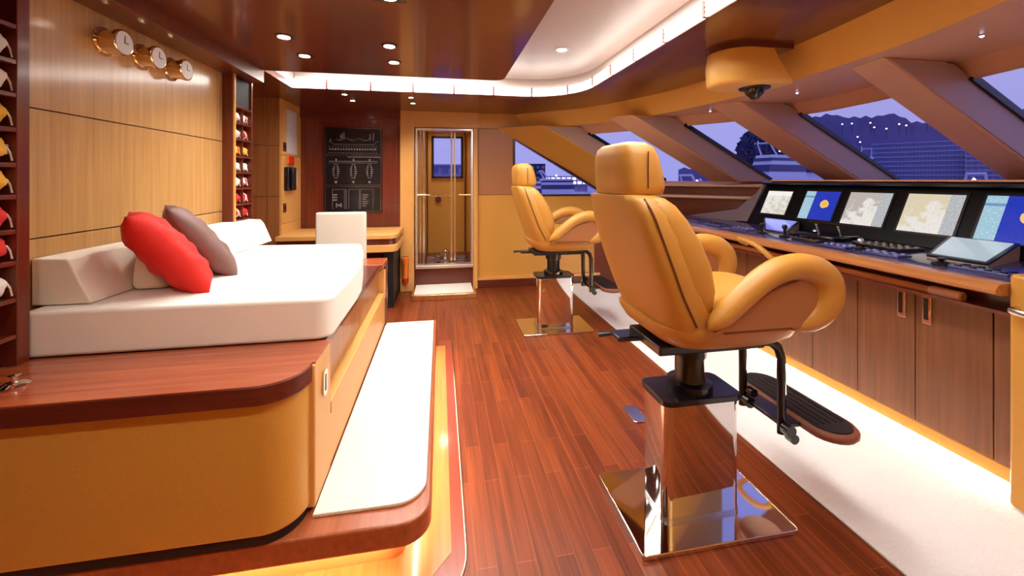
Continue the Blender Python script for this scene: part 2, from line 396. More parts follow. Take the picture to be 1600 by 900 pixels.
# curtain track reveal: cove body behind the diffuser
cov = [(x, y) for x, y in op]
def off(p, d):
    x, y = p
    if y <= 3.30: return (x+d, y)
    if x <= .80: return (x, y+d)
    v = Vector((x-.8, y-3.3)).normalized(); return (x+v.x*d, y+v.y*d)
w = MB().loft([[(*off(p, .0), 2.15), (*off(p, .05), 2.15), (*off(p, .05), 2.285), (*off(p, .04), 2.285), (*off(p, .04), 2.17), (*off(p, .0), 2.17)] for p in cov])
struct(w.build('trim_12', M_WHITEC))
struct(MB().box(-1.30, -1.275, 3.17, 3.86, 2.15, 2.285).build('trim_43', M_WHITEC))
struct(MB().box(-1.30, -1.25, 3.0, 3.25, 2.17, 2.285).build('trim_44', M_WHITEC))
# ------------------------------------------------------------------ windshield mullions, sills, glass
mull = [(4.51, 4.85), (3.65, 3.87), (2.867, 3.08), (1.70, 1.92), (.55, .77)]
for i, (a, b) in enumerate(mull):
    rings = []; rev = []
    for y in rng(a+.002, b, 6):
        g = G(y)
        rings.append([(g-.573, y, 1.932), (g+.609+(.15 if i == 0 else 0), y, 1.28-(.15*.57 if i == 0 else 0)), (g+1.02, y, 1.28), (g-.16, y, 1.932)])
    struct(MB().loft(rings).build('trim_%d' % (13+i), M_TAUPE if i else M_PANEL, bevel=.012, seg=3, smooth=True))
    g = G(a)
    struct(MB().prism([(g-.52, 1.915), (g+.62, 1.29), (g+1.0, 1.29), (g-.12, 1.915)], a-.004, a+.003, 'y').build('trim_%d' % (23+i), M_REVEAL))
    if i < 5:
        # dark gasket where the glass meets the mullion
        struct(MB().prism([(g-.02, 1.835), (g+.98, 1.285), (g+.98, 1.315), (g, 1.87)], a-.02, a-.004, 'y').build('trim_%d' % (33+i), M_BLACK))
spans = [(3.87, 4.51), (3.08, 3.65), (1.92, 2.867), (.77, 1.70), (-.34, .55)]
for i, (a, b) in enumerate(spans):
    rings = [[(G(y)-.01, y, 1.842), (G(y)+1.0, y, 1.286), (G(y)+1.0, y, 1.292), (G(y)-.01, y, 1.848)] for y in rng(a, b, 6)]
    struct(MB().loft(rings).build('window_%d' % (i+2), M_GLASS, smooth=False))
struct(MB().prism([(.895, 1.78), (.895, 1.12), (2.04, 1.12)], YF+.03, YF+.036, 'y').build('window_1', M_GLASS, smooth=False))
w = MB().box(.872, .90, YF-.012, YF+.07, 1.10, 1.80).prism([(.886, 1.80), (2.08, 1.10), (2.10, 1.115), (.90, 1.82)], YF-.006, YF+.07, 'y').box(.886, 2.06, YF-.015, YF+.07, 1.10, 1.12)
struct(w.build('window_1_frame', M_BLACK))
# sill ledges and bulkhead below the glass
struct(MB().loft([[(G(y)+.98, y, 0), (G(y)+1.06, y, 0), (G(y)+1.06, y, 1.285), (G(y)+.98, y, 1.285)] for y in rng(YN, YF+.05, 30)]).build('wall_right', M_TAUPE))
struct(MB().loft([[(G(y)+.72, y, 1.225), (G(y)+1.03, y, 1.225), (G(y)+1.03, y, 1.255), (G(y)+.72, y, 1.255)] for y in rng(3.2, YF, 16)]).build('trim_40', M_TAUPE, bevel=.008))
struct(MB().loft([[(G(y)+.80, y, 1.13), (G(y)+1.0, y, 1.13), (G(y)+1.0, y, 1.235), (G(y)+.80, y, 1.235)] for y in rng(3.2, YF, 16)]).build('trim_41', M_MAHOGE))
struct(MB().loft([[(G(y)+.62, y, 1.10), (G(y)+1.0, y, 1.10), (G(y)+1.0, y, 1.13), (G(y)+.62, y, 1.13)] for y in rng(3.2, YF, 16)]).build('trim_42', M_TAUPE, bevel=.008))
struct(MB().loft([[(G(y)+.70, y, .0), (G(y)+1.0, y, .0), (G(y)+1.0, y, 1.10), (G(y)+.70, y, 1.10)] for y in rng(3.2, YF, 16)]).build('wall_right_lower', M_MAHOGE))

# ------------------------------------------------------------------ cove lighting (diffuser strips are the lamp)
cl = thing('cove_light', (1.30, 3.3, 2.11), 'long curved lit cove strip with fine rails round the white ceiling recess', 'light strip')
w = MB().loft([[(*off(p, -.012), 2.106), (*off(p, -.002), 2.106), (*off(p, -.002), 2.176), (*off(p, -.012), 2.176)] for p in cov])
w.build('diffuser', M_COVE, cl)
w = MB()
for z in (2.128, 2.15):
    w.loft([[(*off(p, -.018), z), (*off(p, -.011), z), (*off(p, -.011), z+.003), (*off(p, -.018), z+.003)] for p in cov])
w.build('rail', M_BLACK, cl)
w = MB().loft([[(*off(p, -.018), 2.176), (*off(p, .014), 2.176), (*off(p, .014), 2.180), (*off(p, -.018), 2.180)] for p in cov]); w.build('rail', M_TAUPE, cl)
L_ = [0]
for p, q in zip(cov, cov[1:]): L_.append(L_[-1]+(Vector(q)-Vector(p)).length)
def along(d):
    for i in range(len(cov)-1):
        if d <= L_[i+1]: t = (d-L_[i])/(L_[i+1]-L_[i]); return Vector(cov[i]).lerp(Vector(cov[i+1]), t), (Vector(cov[i+1])-Vector(cov[i])).normalized()
    return Vector(cov[-1]), Vector((-1, 0))
d = .3
while d < L_[-1]:
    p, t = along(d); nn = Vector((-t.y, t.x)); nn = -nn
    M = Matrix.Translation((p.x, p.y, 0)) @ Matrix.Rotation(math.atan2(t.y, t.x), 4, 'Z')
    MB().box(-.008, .008, -.002, .022, 2.104, 2.182, M).build('divider', M_MAHOGE, cl); d += .37
# LED strip lying on the soffit ledge, washing the white ceiling
w = MB().loft([[(*off(p, .016), 2.181), (*off(p, .036), 2.181), (*off(p, .036), 2.186), (*off(p, .016), 2.186)] for p in cov]); w.build('led_strip', M_LEDW, cl)
def lamp(kind, loc, power, size=.06, rot=(0, 0, 0), col=WARM, sy=None, spread=None, angle=2.4, parent=None):
    d = bpy.data.lights.new('bulb', kind); d.energy = power; d.color = col
    if kind == 'AREA':
        d.shape = 'RECTANGLE' if sy else 'DISK'; d.size = size
        if sy: d.size_y = sy
    if kind == 'SPOT': d.spot_size = angle; d.spot_blend = .8; d.shadow_soft_size = size
    o = bpy.data.objects.new('bulb', d); S.collection.objects.link(o)
    o.rotation_euler = rot
    if parent: o.parent = parent; o.location = Vector(loc)-WLOC[parent.name]
    else: o.location = loc
    return o
# added fill lamps below the recess ceilings, with no fitting of their own
lamp('AREA', (.9, 1.5, 2.27), FILL_W*1.6, .7, sy=3.2, col=(1, .96, .90))
lamp('AREA', (-.3, 3.52, 2.27), FILL_W*.8, 1.7, sy=.5, col=(1, .96, .90))

# recessed downlights
def downlight(x, y, z, label, group, pw=SPOT_W, r=.032, rim=None, aim=(0, 0, 0), square=False):
    t = thing('downlight', (x, y, z-.004), label, 'light', group)
    if square: MB().prism([(x-r*2.2, y-r*1.5), (x+r*2.2, y-r*1.5), (x+r*2.2, y+r*1.5), (x-r*2.2, y+r*1.5)], z-.004, z).build('rim', rim or M_BLACK, t)
    else: MB().lathe([(r*.95, 0), (r*1.5, 0), (r*1.5, .004), (r*.95, .004)], (x, y, z-.004), 24).build('rim', rim or M_BLACK, t)
    MB().lathe([(r, 0), (r, .003)], (x, y, z-.0055), 20).build('lens', M_LAMP, t)
    if pw: lamp('SPOT', (x, y, z-.012), pw, .03, rot=aim, parent=t)
g1 = 'downlights in the wood ceiling raft'
for x, y, l in ((-.22, 1.83, 'nearest downlight in the glossy wood ceiling, cut by the top edge of the photo'),
                (-.86, 2.44, 'left near downlight of the pair by the left edge of the wood ceiling'),
                (-.86, 2.79, 'left far downlight of the pair by the left edge of the wood ceiling'),
                (-.30, 2.50, 'nearer downlight of the middle pair in the wood ceiling'),
                (-.31, 2.84, 'farther downlight of the middle pair in the wood ceiling')):
    downlight(x, y, 2.10, l, g1, square=(y < 2), r=.032)
g2 = 'small downlights in the far soffit'
for x, y, l in ((-.88, 3.98, 'left front small downlight in the far soffit above the instrument board'),
                (-.87, 4.28, 'left rear small downlight in the far soffit above the instrument board'),
                (-.28, 4.02, 'right front small downlight in the far soffit before the door'),
                (-.28, 4.32, 'right rear small downlight in the far soffit before the door')):
    downlight(x, y, 2.10, l, g2, pw=SPOT_W*.55, r=.022)
g3 = 'downlights in the white ceiling'
for x, y, l in ((.90, 2.92, 'white downlight in the middle of the white ceiling strip'),
                (.93, 1.95, 'white downlight at the top edge of the photo in the white ceiling')):
    downlight(x, y, 2.28, l, g3, pw=SPOT_W*.6, rim=M_WHITE, r=.035)
tag(MB().lathe([(.0, 0), (.012, .0), (.02, .012), (.02, .02)], (1.10, 1.90, 2.26), 16).build('ceiling_sensor', M_BLACK), 'tiny dark round sensor in the white ceiling beside the cove', 'sensor')
# lamps in the part of the ceiling that lies behind the viewpoint
for x, y in ((-.86, .5), (-.25, .5)): lamp('SPOT', (x, y, 2.09), SPOT_W*.8, .05)
g4 = 'tiny blue white lamps under the window soffit'
for x, y, l in ((2.09, 4.20-.02, 'farthest tiny lamp under the window soffit, above the second window'),
                (2.42, 3.30, 'tiny lamp under the window soffit above the third window'),
                (2.53, 2.50, 'tiny lamp under the window soffit right of the black dome camera'),
                (2.32, 1.37, 'nearest tiny lamp under the window soffit at the upper right')):
    t = thing('indicator_lamp', (x, y, 1.925), l, 'light', g4)
    MB().cyl((x, y, 1.925), .012, .006, 14).build('rim', M_STEEL, t)
    MB().lathe([(.002, -.006), (.007, -.002), (.008, 0)], (x, y, 1.925), 12).build('lens', M_BLUELAMP, t)

# ------------------------------------------------------------------ camera pod on the fascia
t = thing('leather_pod', (1.85, 2.22, 1.87), 'rounded tan leather pod hanging from the ceiling edge', 'pod')
pl = lambda r, x1: arc(1.80, 2.22, r, 90, 270, 16)+[(x1, 2.22-r), (x1, 2.22+r)]
rings = []
for z, r, k_ in ((1.872, .12, .12), (1.874, .14, .14), (1.884, .156, .13), (1.90, .164, .11), (1.99, .168, .04), (2.08, .155, .0)): rings.append([(x, y, z) for x, y in pl(r, 1.93+k_)])
MB().loft(rings).build('pod_body', M_LEATHER_LIT, t, angle=50)
MB().loft([[(x, y, z) for x, y in pl(.165, 2.06)] for z in (2.075, 2.10)]).build('pod_top', M_MAHOGX, t)
t = thing('dome_camera', (1.92, 2.20, 1.80), 'small black dome camera under the tan leather pod', 'camera')
MB().lathe([(.02, -.005), (.085, .0), (.09, .014)], (1.92, 2.20, 1.862), 24).build('flange', M_BLACK, t)
MB().lathe([(.003, .0), (.022, .004), (.034, .02), (.05, .035), (.062, .065)], (1.92, 2.20, 1.798), 24).build('dome', M_GLOSSB, t)

# ------------------------------------------------------------------ platform and daybed
pf = thing('step_platform', (-.7, 2.3, 0), 'low wooden platform around the daybed with brown rounded rim and glow beneath', 'platform')
def plat(x1, y0, y1, r): return [(-1.45, y0)]+[(x1-r, y0)]+arc(x1-r, y0+r, r, -90, 0, 10)[1:]+[(x1, y1), (-1.45, y1)]
MB().prism(plat(-.03, 1.332, 3.24, .10), .12, .198).build('rim', M_RIM, pf, bevel=.008)
MB().prism(plat(-.12, 1.43, 3.15, .05), 0.003, .12).build('base', M_TAN, pf)
w = MB()
w.box(-1.55, -.16, 1.395, 1.405, .108, .119).box(-.095, -.085, 1.46, 3.1, .108, .119)
w.build('led_strip', M_LEDP, pf)
tag(MB().prism([(-.41, 1.405), (-.16, 1.405)]+arc(-.15, 1.505, .10, -80, 0, 8)+[(-.05, 3.19), (-.405, 3.19)], .198, .210).build('platform_mat', M_CARPET, bevel=.003),
    'cream carpet mat on the wooden platform along the daybed', 'carpet')

db = thing('daybed_base', (-.9, 2.2, .198), 'built-in daybed base with tan leather front and glossy mahogany top', 'daybed')
def body(x1, y0, y1, r): return [(-1.60, y0), (x1-r, y0)]+arc(x1-r, y0+r, r, -90, 0, 12)[1:]+[(x1, y1), (-1.60, y1)]
MB().prism(body(-.435, 1.328, 1.60, .105), .198, .232).build('plinth', M_DARK, db)  # black flush band standing in for the shadow gap under the body
MB().prism(body(-.425, 1.32, 1.62, .11), .230, .632).build('front_panel', M_PANEL, db, bevel=.006)
MB().prism(body(-.418, 1.298, 1.62, .13), .632, .69).build('top_slab', M_MAHOGE, db, bevel=.004)
MB().prism(body(-.420, 1.300, 1.63, .128), .688, .6925).box(-.46, -.409, 1.44, 1.63, .6872, .6920).build('slab_surface', M_MAHOGT, db)
MB().box(-1.60, -.43, 1.625, 3.22, .655, .69).build('deck', M_MAHOGE, db)
MB().box(-1.60, -.60, 1.6, 3.2, .198, .60).build('core', M_DARK, db)
MB().box(-.450, -.408, 1.428, 1.62, .215, .687).build('side_stile', M_TAN, db, bevel=.006)
MB().prism(rrect(1.505, 1.555, .535, .625, .022), -.406, -.401, 'x').build('latch', M_CHROME, db)
MB().prism(rrect(1.522, 1.538, .55, .61, .008), -.4015, -.400, 'x').build('latch_slot', M_BLACK, db)
MB().box(-.46, -.405, 1.62, 3.16, .415, .465).build('side_rail', M_TAN, db, bevel=.006)
MB().box(-.46, -.405, 3.10, 3.16, .465, .63).build('side_stile', M_TAN, db, bevel=.006)
MB().box(-.46, -.412, 1.62, 3.16, .215, .415).build('side_panel', M_TAN, db, bevel=.003)
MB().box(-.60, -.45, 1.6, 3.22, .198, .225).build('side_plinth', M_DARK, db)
for y0, y1 in ((1.64, 2.37), (2.38, 3.09)):
    MB().box(-.50, -.445, y0, y1, .472, .655).build('drawer', M_OAKD, db, bevel=.003)
MB().box(-.60, -.40, 3.16, 3.24, .2, .68).build('end_post', M_MAHOG, db, bevel=.01)
w = MB().box(-.58, -.405, 3.0, 3.26, .655, .695); w.build('end_cap', M_MAHOGT, db, bevel=.006)

mp_ = [(-1.40, 1.63), (-.47, 1.63)]+arc(-.47, 1.69, .06, -90, 0, 6)[1:]+[(-.41, 2.14), (-.42, 2.30), (-.47, 2.62), (-.535, 2.93)]+arc(-.60, 2.94, .06, 0, 90, 5)+[(-1.40, 3.05)]
mt = MB().prism(mp_, .6925, .85).build('mattress', M_MATTRESS, bevel=.014, seg=4)
tag(mt, 'thick white upholstered mattress on the daybed', 'mattress')
sq = []
for y, xb in ((1.70, -1.425), (2.965, -1.425), (2.97, -1.352), (3.16, -1.352), (3.21, -1.352)):
    k = 1 if y < 3.2 else .82
    sq.append([(xb, y, .853), (-1.24+(.03 if y > 2.9 else 0), y, .853), (-1.315+(.05 if y > 2.9 else 0), y, .853+.163*k), (xb, y, .853+.168*k)])
tag(MB().loft(sq).build('backrest_cushion', M_CREAM, bevel=.014, seg=4), 'long cream wedge backrest cushion along the oak wall', 'cushion')
tag(MB().loft([[(-1.235, 1.86, .853), (-1.10, 1.87, .853), (-1.16, 1.9, .985), (-1.245, 1.9, .99)], [(-1.235, 2.5, .853), (-1.10, 2.5, .853), (-1.16, 2.46, .985), (-1.245, 2.46, .99)]]).build('lumbar_cushion', M_CREAM, bevel=.03, seg=4),
    'small cream lumbar cushion in the shadow behind the red pillow', 'cushion')

def pillow(name, m, c, lean, label, w_=.42, h_=.42, th=.065, yaw=0, seed=1):
    n = 22; vs = []; fs = []
    rnd = random.Random(seed); ph = [rnd.uniform(0, 6) for _ in range(6)]
    for side in (1, -1):
        for i in range(n+1):
            for j in range(n+1):
                u = i/n*2-1; v = j/n*2-1
                edge = max(0, (1-abs(u)**2.6)*(1-abs(v)**2.6))
                pin = 1-.07*(1-abs(u*v))*(max(abs(u), abs(v))**6)
                wr = 1+.10*math.sin(9*u+3*v+ph[0])*math.sin(5*v+ph[1])+.05*math.sin(17*v+4*u+ph[2])
                vs.append((side*th*edge**.45*wr, u*w_/2*pin, v*h_/2*pin))
    K = (n+1)**2
    for s_ in range(2):
        for i in range(n):
            for j in range(n):
                a = s_*K+i*(n+1)+j; fs.append((a, a+1, a+n+2, a+n+1))
    M = Matrix.Translation(c) @ Matrix.Rotation(yaw, 4, 'Z') @ Matrix.Rotation(lean, 4, 'Y')
    o = MB().add([M @ Vector(v) for v in vs], fs)
    ob = o.build(name, m, angle=80)
    bm = bmesh.new(); bm.from_mesh(ob.data); bmesh.ops.remove_doubles(bm, verts=bm.verts, dist=.0008); bmesh.ops.recalc_face_normals(bm, faces=bm.faces); bm.to_mesh(ob.data); bm.free()
    ob.data.shade_smooth()
    return tag(ob, label, 'pillow')
pillow('pillow', M_RED, Vector((-1.09, 1.86, 1.004)), -math.radians(37), 'bright red square pillow leaning on the daybed backrest', w_=.30, h_=.41, th=.074, yaw=math.radians(31))
pillow('pillow', M_GREY, Vector((-1.135, 2.17, 1.006)), -math.radians(37), 'grey brown satin pillow behind the red pillow', w_=.32, h_=.43, th=.062, yaw=math.radians(31), seed=4)
tag(MB().lathe([(.0, 0), (.03, 0), (.034, .006), (.02, .014), (.008, .016), (.008, .03), (.014, .034), (0.001, .038)], (-1.23, 1.42, .6925), 20).build('chrome_knob', M_CHROME), 'small round chrome fitting on the mahogany slab at the left edge', 'knob')

# ------------------------------------------------------------------ flag pigeonholes
def shelf_unit(name, label, y0, y1, zs, ncol, top, stile=.042):
    t = thing(name, (-1.49, (y0+y1)/2, .693), label, 'shelves')
    MB().box(-1.618, -1.36, y1-stile, y1, .693, 2.01).build('side_panel', M_MAHOG, t, bevel=.002)
    MB().box(-1.618, -1.36, y0, y0+.02, .693, 2.01).build('side_panel', M_MAHOG, t, bevel=.002)
    MB().box(-1.618, -1.60, y0+.02, y1-stile, .693, 2.01).build('back_panel', M_DARK, t)
    for z in zs: MB().box(-1.60, -1.362, y0+.02, y1-stile, z-.008, z+.006).build('shelf', M_MAHOG, t, bevel=.001)
    for k in range(1, ncol):
        yy = y0+.02+(y1-stile-y0-.02)*k/ncol
        MB().box(-1.60, -1.366, yy-.004, yy+.004, zs[0], zs[-1]).build('divider', M_MAHOG, t)
    return t
ZN = [.79, .909, 1.03, 1.132, 1.245, 1.349, 1.464, 1.577, 1.685, 1.80, 1.91]
shelf_unit('flag_shelves', 'dark mahogany pigeonhole shelves of rolled signal flags at the left edge', 1.20, 1.62, ZN, 1, True)
ZF = [.80, .91, 1.02, 1.13, 1.24, 1.35, 1.46, 1.577, 1.69, 1.80]
fu = shelf_unit('flag_shelves', 'narrow dark pigeonhole shelves of small flags beyond the oak wall', 2.98, 3.26, ZF, 2, True, stile=.02)
MB().box(-1.59, -1.375, 3.0, 3.24, 1.81, 2.0).build('speaker_panel', M_DARK, fu)
MB().box(-1.362, -1.352, 2.975, 2.992, 1.0, 2.01).build('light_edge', M_TAN, fu)
def flag(c, L, r, m1, m2, label, group, axis='y', tail=True, loops=False):
    x, y, z = c
    t = thing('rolled_flag', (x, y, z), label, 'flag', group)
    prof = [(r*.55, 0), (r*.9, L*.06), (r*1.0, L*.3), (r*.93, L*.5), (r*1.0, L*.72), (r*.86, L*.88), (r*.5, L*.97), (r*.2, L)]
    rings = []; rnd = random.Random(int(z*1000+y*77))
    ph = rnd.uniform(0, 6)
    for q, h in prof:
        rings.append([Vector((x+q*(1+.09*math.sin(5*a+ph+h*20))*math.cos(a), y-L/2+h, z+r+q*(1+.09*math.sin(5*a+ph+h*20))*.93*math.sin(a))) for a in [2*PI*k/20 for k in range(20)]])
    MB().loft(rings).build('cloth', m1, t, angle=80)
    if m2:
        MB().lathe([(r*.95, 0), (r*1.03, .004), (r*1.03, L*.12), (r*.95, L*.12+.004)], (x, y-L*.02, z+r*1.0), 20, 'y').build('stripe', m2, t)
    e = Vector((x, y+L/2, z+r))
    if loops:
        MB().tube([(e.x+.02, e.y+.012*math.cos(a), e.z-.002+.014*math.sin(a)) for a in rng(0, 2*PI, 14)], .003, 6, up=(1, 0, 0)).build('cord', M_CORD, t)
    pts = [e+Vector((r*.5, -.02, .01)), e+Vector((r*.6, -.006, .004)), e+Vector((r*.6, .004, -.012)), e+Vector((r*.7, .006, -r*.85))]
    MB().tube(pts, .003, 7).build('cord', M_CORD, t)
    return t
fl = [(.915, M_WCL, None, 'white rolled flag in the lowest filled pigeonhole at the left edge', 0),
      (1.036, M_RCL, M_RCL, 'red rolled flag directly above the lowest white one at the left edge', 0),
      (1.138, M_RCL, M_WCL, 'red rolled flag with a white stripe at the left edge', 0),
      (1.251, M_YEL, None, 'yellow rolled flag directly above the red striped one at the left edge', 0),
      (1.355, M_YEL, None, 'yellow rolled flag with white rope loop at the left edge', 1),
      (1.470, M_YEL, M_WCL, 'yellow and white rolled flag at the left edge', 0),
      (1.583, M_WCL, None, 'white rolled flag above the yellow ones at the left edge', 0),
      (1.691, M_WCL, M_RCL, 'white flag with red patch in the top filled pigeonhole at the left edge', 0)]
for z, a, b, l, lo in fl: flag((-1.405, 1.492, z), .16, .046, a, b, l, 'rolled signal flags in the near pigeonholes', loops=bool(lo))
pal = [(M_RCL, M_WCL), (M_WCL, None), (M_YEL, M_RCL), (M_WCL, M_RCL), (M_RCL, None), (M_YEL, None)]
names = {id(M_RCL): 'red', id(M_WCL): 'white', id(M_YEL): 'yellow'}
lay = [(1.036, 0, 0), (1.036, 1, 4), (1.138, 0, 4), (1.138, 1, 0), (1.251, 0, 1), (1.251, 1, 3), (1.355, 0, 1), (1.355, 1, 1), (1.468, 0, 2), (1.468, 1, 5), (1.583, 0, 1), (1.583, 1, 0), (1.698, 0, 1), (1.698, 1, 3)]
rowname = ['bottom', 'second', 'third', 'fourth', 'fifth', 'sixth', 'top']
for i, (z, c, p) in enumerate(lay):
    a, b = pal[p]
    flag((-1.405, 3.065 if c == 0 else 3.175, z), .085, .036, a, b, 'small %s rolled flag, %s column, %s row of the narrow pigeonholes' % (names[id(a)], 'left' if c == 0 else 'right', rowname[i//2]), 'small rolled flags in the narrow pigeonholes')

# ------------------------------------------------------------------ wall instruments
for i, (y, l) in enumerate(((2.02, 'nearest of the three brass wall instruments above the daybed'), (2.24, 'middle of the three brass wall instruments above the daybed'), (2.46, 'farthest of the three brass wall instruments above the daybed'))):
    z = 1.895; t = thing('wall_clock', (-1.40, y, z), l, 'instrument', 'brass instruments on the oak wall')
    MB().lathe([(.062, 0), (.062, .006), (.050, .010), (.050, .062), (.057, .065), (.057, .076), (.050, .078)], (-1.43, y, z), 32, 'x').build('case', M_BRASS, t)
    MB().lathe([(.049, 0), (.049, .003)], (-1.353, y, z), 28, 'x').build('dial', M_DIAL, t)
    MB().tube([(-1.40, y-.10, z), (-1.40, y+.10, z)], .004, 8).build('rod', M_BRASS, t)
    MB().box(-1.350, -1.349, y-.002, y+.002, z-.002, z+.03).box(-1.350, -1.349, y-.002, y+.022, z-.002, z+.002).build('hands', M_BLACK, t)

# ------------------------------------------------------------------ far corner: desk, chair, board, phone
dk = thing('chart_desk', (-.95, 4.5, 0), 'built-in oak desk with rounded end under the black instrument board', 'desk')
dp = lambda x1, y0, r: [(-1.534, y0), (x1-r, y0)]+arc(x1-r, y0+r, r, -90, 0, 8)[1:]+[(x1, YF-.045), (-1.534, YF-.045)]
MB().prism(dp(-.42, 4.13, .10), .715, .76).build('desk_top', M_TAN, dk, bevel=.006)
MB().prism(dp(-.44, 4.16, .09), .655, .715).build('drawer_band', M_MAHOG, dk)
MB().prism(dp(-.42, 4.13, .10), .585, .655).build('apron', M_TAN, dk, bevel=.006)
MB().box(-1.53, -1.0, 4.25, YF-.05, 0, .585).build('pedestal', M_DARK, dk)
MB().box(-.56, -.47, 4.25, YF-.05, 0, .585).build('side_panel', M_DARK, dk)
ch = thing('desk_chair', (-.85, 3.85, 0), 'cream upholstered chair at the desk behind the daybed', 'chair')
MB().box(-1.07, -.65, 3.74, 3.80, .50, 1.015).build('backrest', M_CREAM, ch, bevel=.018, seg=4)
MB().box(-1.07, -.65, 3.80, 4.15, .42, .50).build('seat', M_CREAM, ch, bevel=.02, seg=4)
for x in (-1.04, -.68):
    for y in (3.77, 4.10): MB().box(x-.02, x+.02, y-.02, y+.02, 0, .45).build('leg', M_MAHOG, ch)
bd = thing('instrument_board', (-.95, YF-.02, 1.0), 'black instrument board with white line drawings above the desk', 'board')
x0, x1 = -1.285, -.66
MB().box(x0, x1, YF-.022, YF, .93, 1.895).build('panel', M_BOARD, bd, bevel=.003)
w = MB(); yb = YF-.024
def mk(mb, xa, xb, za, zb): mb.box(xa, xb, yb, yb+.003, za, zb)
def X(u): return x0+(x1-x0)*u
def Z(v): return 1.895-.965*v     # v: 0 top .. 1 bottom
up = MB(); mid = MB(); low = MB(); fr = MB()
for a, b in ((.01, .32), (.335, .68), (.70, .99)):
    mk(fr, X(.02), X(.98), Z(a), Z(a)+.003); mk(fr, X(.02), X(.98), Z(b), Z(b)+.003); mk(fr, X(.02), X(.02)+.003, Z(b), Z(a)); mk(fr, X(.98)-.003, X(.98), Z(b), Z(a))
fr.build('frame_lines', M_STEEL, bd)
hull = [(.08, .17), (.16, .20), (.85, .20), (.93, .155)]
for (a, b), (c, d_) in zip(hull, hull[1:]):
    for k in range(12):
        t_ = k/12; u = a+(c-a)*t_; v = b+(d_-b)*t_; mk(up, X(u), X(u+(c-a)/12), Z(v)-.002, Z(v)+.002)
for u, v0, v1 in ((.30, .07, .13), (.33, .06, .13), (.27, .09, .13), (.78, .07, .15), (.84, .06, .15), (.10, .14, .17)): mk(up, X(u), X(u+.02), Z(v1), Z(v0))
for k in range(18): mk(up, X(.09+k*.046), X(.115+k*.046), Z(.268), Z(.245)); mk(up, X(.20+k*.035), X(.22+k*.035), Z(.145+.012*math.sin(k)), Z(.135+.012*math.sin(k)))
for k in range(24): mk(up, X(.07+k*.036), X(.085+k*.036), Z(.226), Z(.22)); mk(up, X(.07+k*.036), X(.085+k*.036), Z(.305), Z(.298))
up.build('ship_profile_markings', M_MARK, bd)
for u in (.2, .5, .78):
    for k in range(7):
        hw = .05*math.sin((k+1)/8*PI)+.01; mk(mid, X(u-hw), X(u-hw*.4), Z(.445+k*.026), Z(.432+k*.026)); mk(mid, X(u+hw*.3), X(u+hw), Z(.445+k*.026), Z(.432+k*.026))
    mk(mid, X(u-.02), X(u+.02), Z(.655), Z(.63)); mk(mid, X(u-.01), X(u+.015), Z(.40), Z(.37))
mk(mid, X(.08), X(.92), Z(.402), Z(.396)); mk(mid, X(.40), X(.97), Z(.352), Z(.345)); mk(mid, X(.08), X(.92), Z(.42), Z(.416))
mid.build('deck_plan_markings', M_MARK, bd)
for k in range(6): mk(low, X(.66), X(.66+.10-.02*(k % 3)), Z(.80+k*.026), Z(.79+k*.026))
for a, b in ((.14, .34), (.36, .38), (.42, .60), (.62, .84)): mk(low, X(a), X(a)+.003, Z(.96), Z(.73)); mk(low, X(b), X(b)+.003, Z(.96), Z(.73)); mk(low, X(a), X(b), Z(.73), Z(.727))
for k in range(3): mk(low, X(.14), X(.22), Z(.80+k*.03), Z(.785+k*.03))
mk(low, X(.20), X(.225), Z(.94), Z(.89)); mk(low, X(.275), X(.30), Z(.94), Z(.89)); mk(low, X(.22), X(.28), Z(.925), Z(.905))
low.build('lower_diagram_markings', M_MARK, bd)
xs = -1.534
def sidebox(y0, y1, z0, z1, d, m, name, parent, bev=.004): return MB().box(xs, xs+d, y0, y1, z0, z1).build(name, m, parent, bevel=bev)
o = sidebox(4.42, 4.70, 1.57, 2.02, .006, M_PAPER, 'notice_sheet', None, 0); tag(o, 'tall white notice sheet on the tan cabinet side', 'notice')
t = thing('wall_phone', (xs, 4.48, 1.19), 'black wall phone with small blue screen beside it on the tan cabinet side', 'phone')
sidebox(4.35, 4.58, 1.19, 1.43, .045, M_BLACK, 'cradle', t, .01); sidebox(4.60, 4.68, 1.24, 1.40, .02, M_WHITE, 'side_display', t, .004)
MB().box(xs+.045, xs+.08, 4.38, 4.44, 1.20, 1.42).build('handset', M_GLOSSB, t, bevel=.012)
t = thing('fire_alarm_button', (xs, 4.55, 1.47), 'red square alarm button above the wall phone', 'alarm button')
sidebox(4.42, 4.62, 1.46, 1.55, .01, M_ORANGE, 'backplate', t, .002); sidebox(4.46, 4.56, 1.465, 1.545, .03, M_REDP, 'button_box', t, .004)
for z, l in ((1.585, 'small dark switch plate beside the notice sheet'), (.975, 'small dark switch plate low on the tan cabinet side above the desk')):
    t = thing('switch_plate', (xs, 4.37, z), l, 'switch')
    sidebox(4.33, 4.40, z, z+.09, .008, M_MAHOGE, 'plate', t, .002); MB().box(xs+.008, xs+.014, 4.35, 4.38, z+.03, z+.06).build('rocker', M_BLACK, t)

# torch on the post
t = thing('emergency_torch', (-.40, 4.76, .10), 'orange emergency torch hanging low on the tan post by the door', 'torch')
MB().box(-.43, -.36, YF-.05, YF-.04, .12, .42).build('bracket', M_STEEL, t)
MB().lathe([(.02, 0), (.03, .01), (.03, .17), (.045, .20), (.045, .235), (.03, .24)], (-.395, 4.77, .165), 20).build('torch_body', M_ORANGE, t)
MB().lathe([(.02, 0), (.035, .01), (.035, .05), (.02, .055)], (-.395, 4.77, .11), 18).build('end_cap', M_REDP, t)

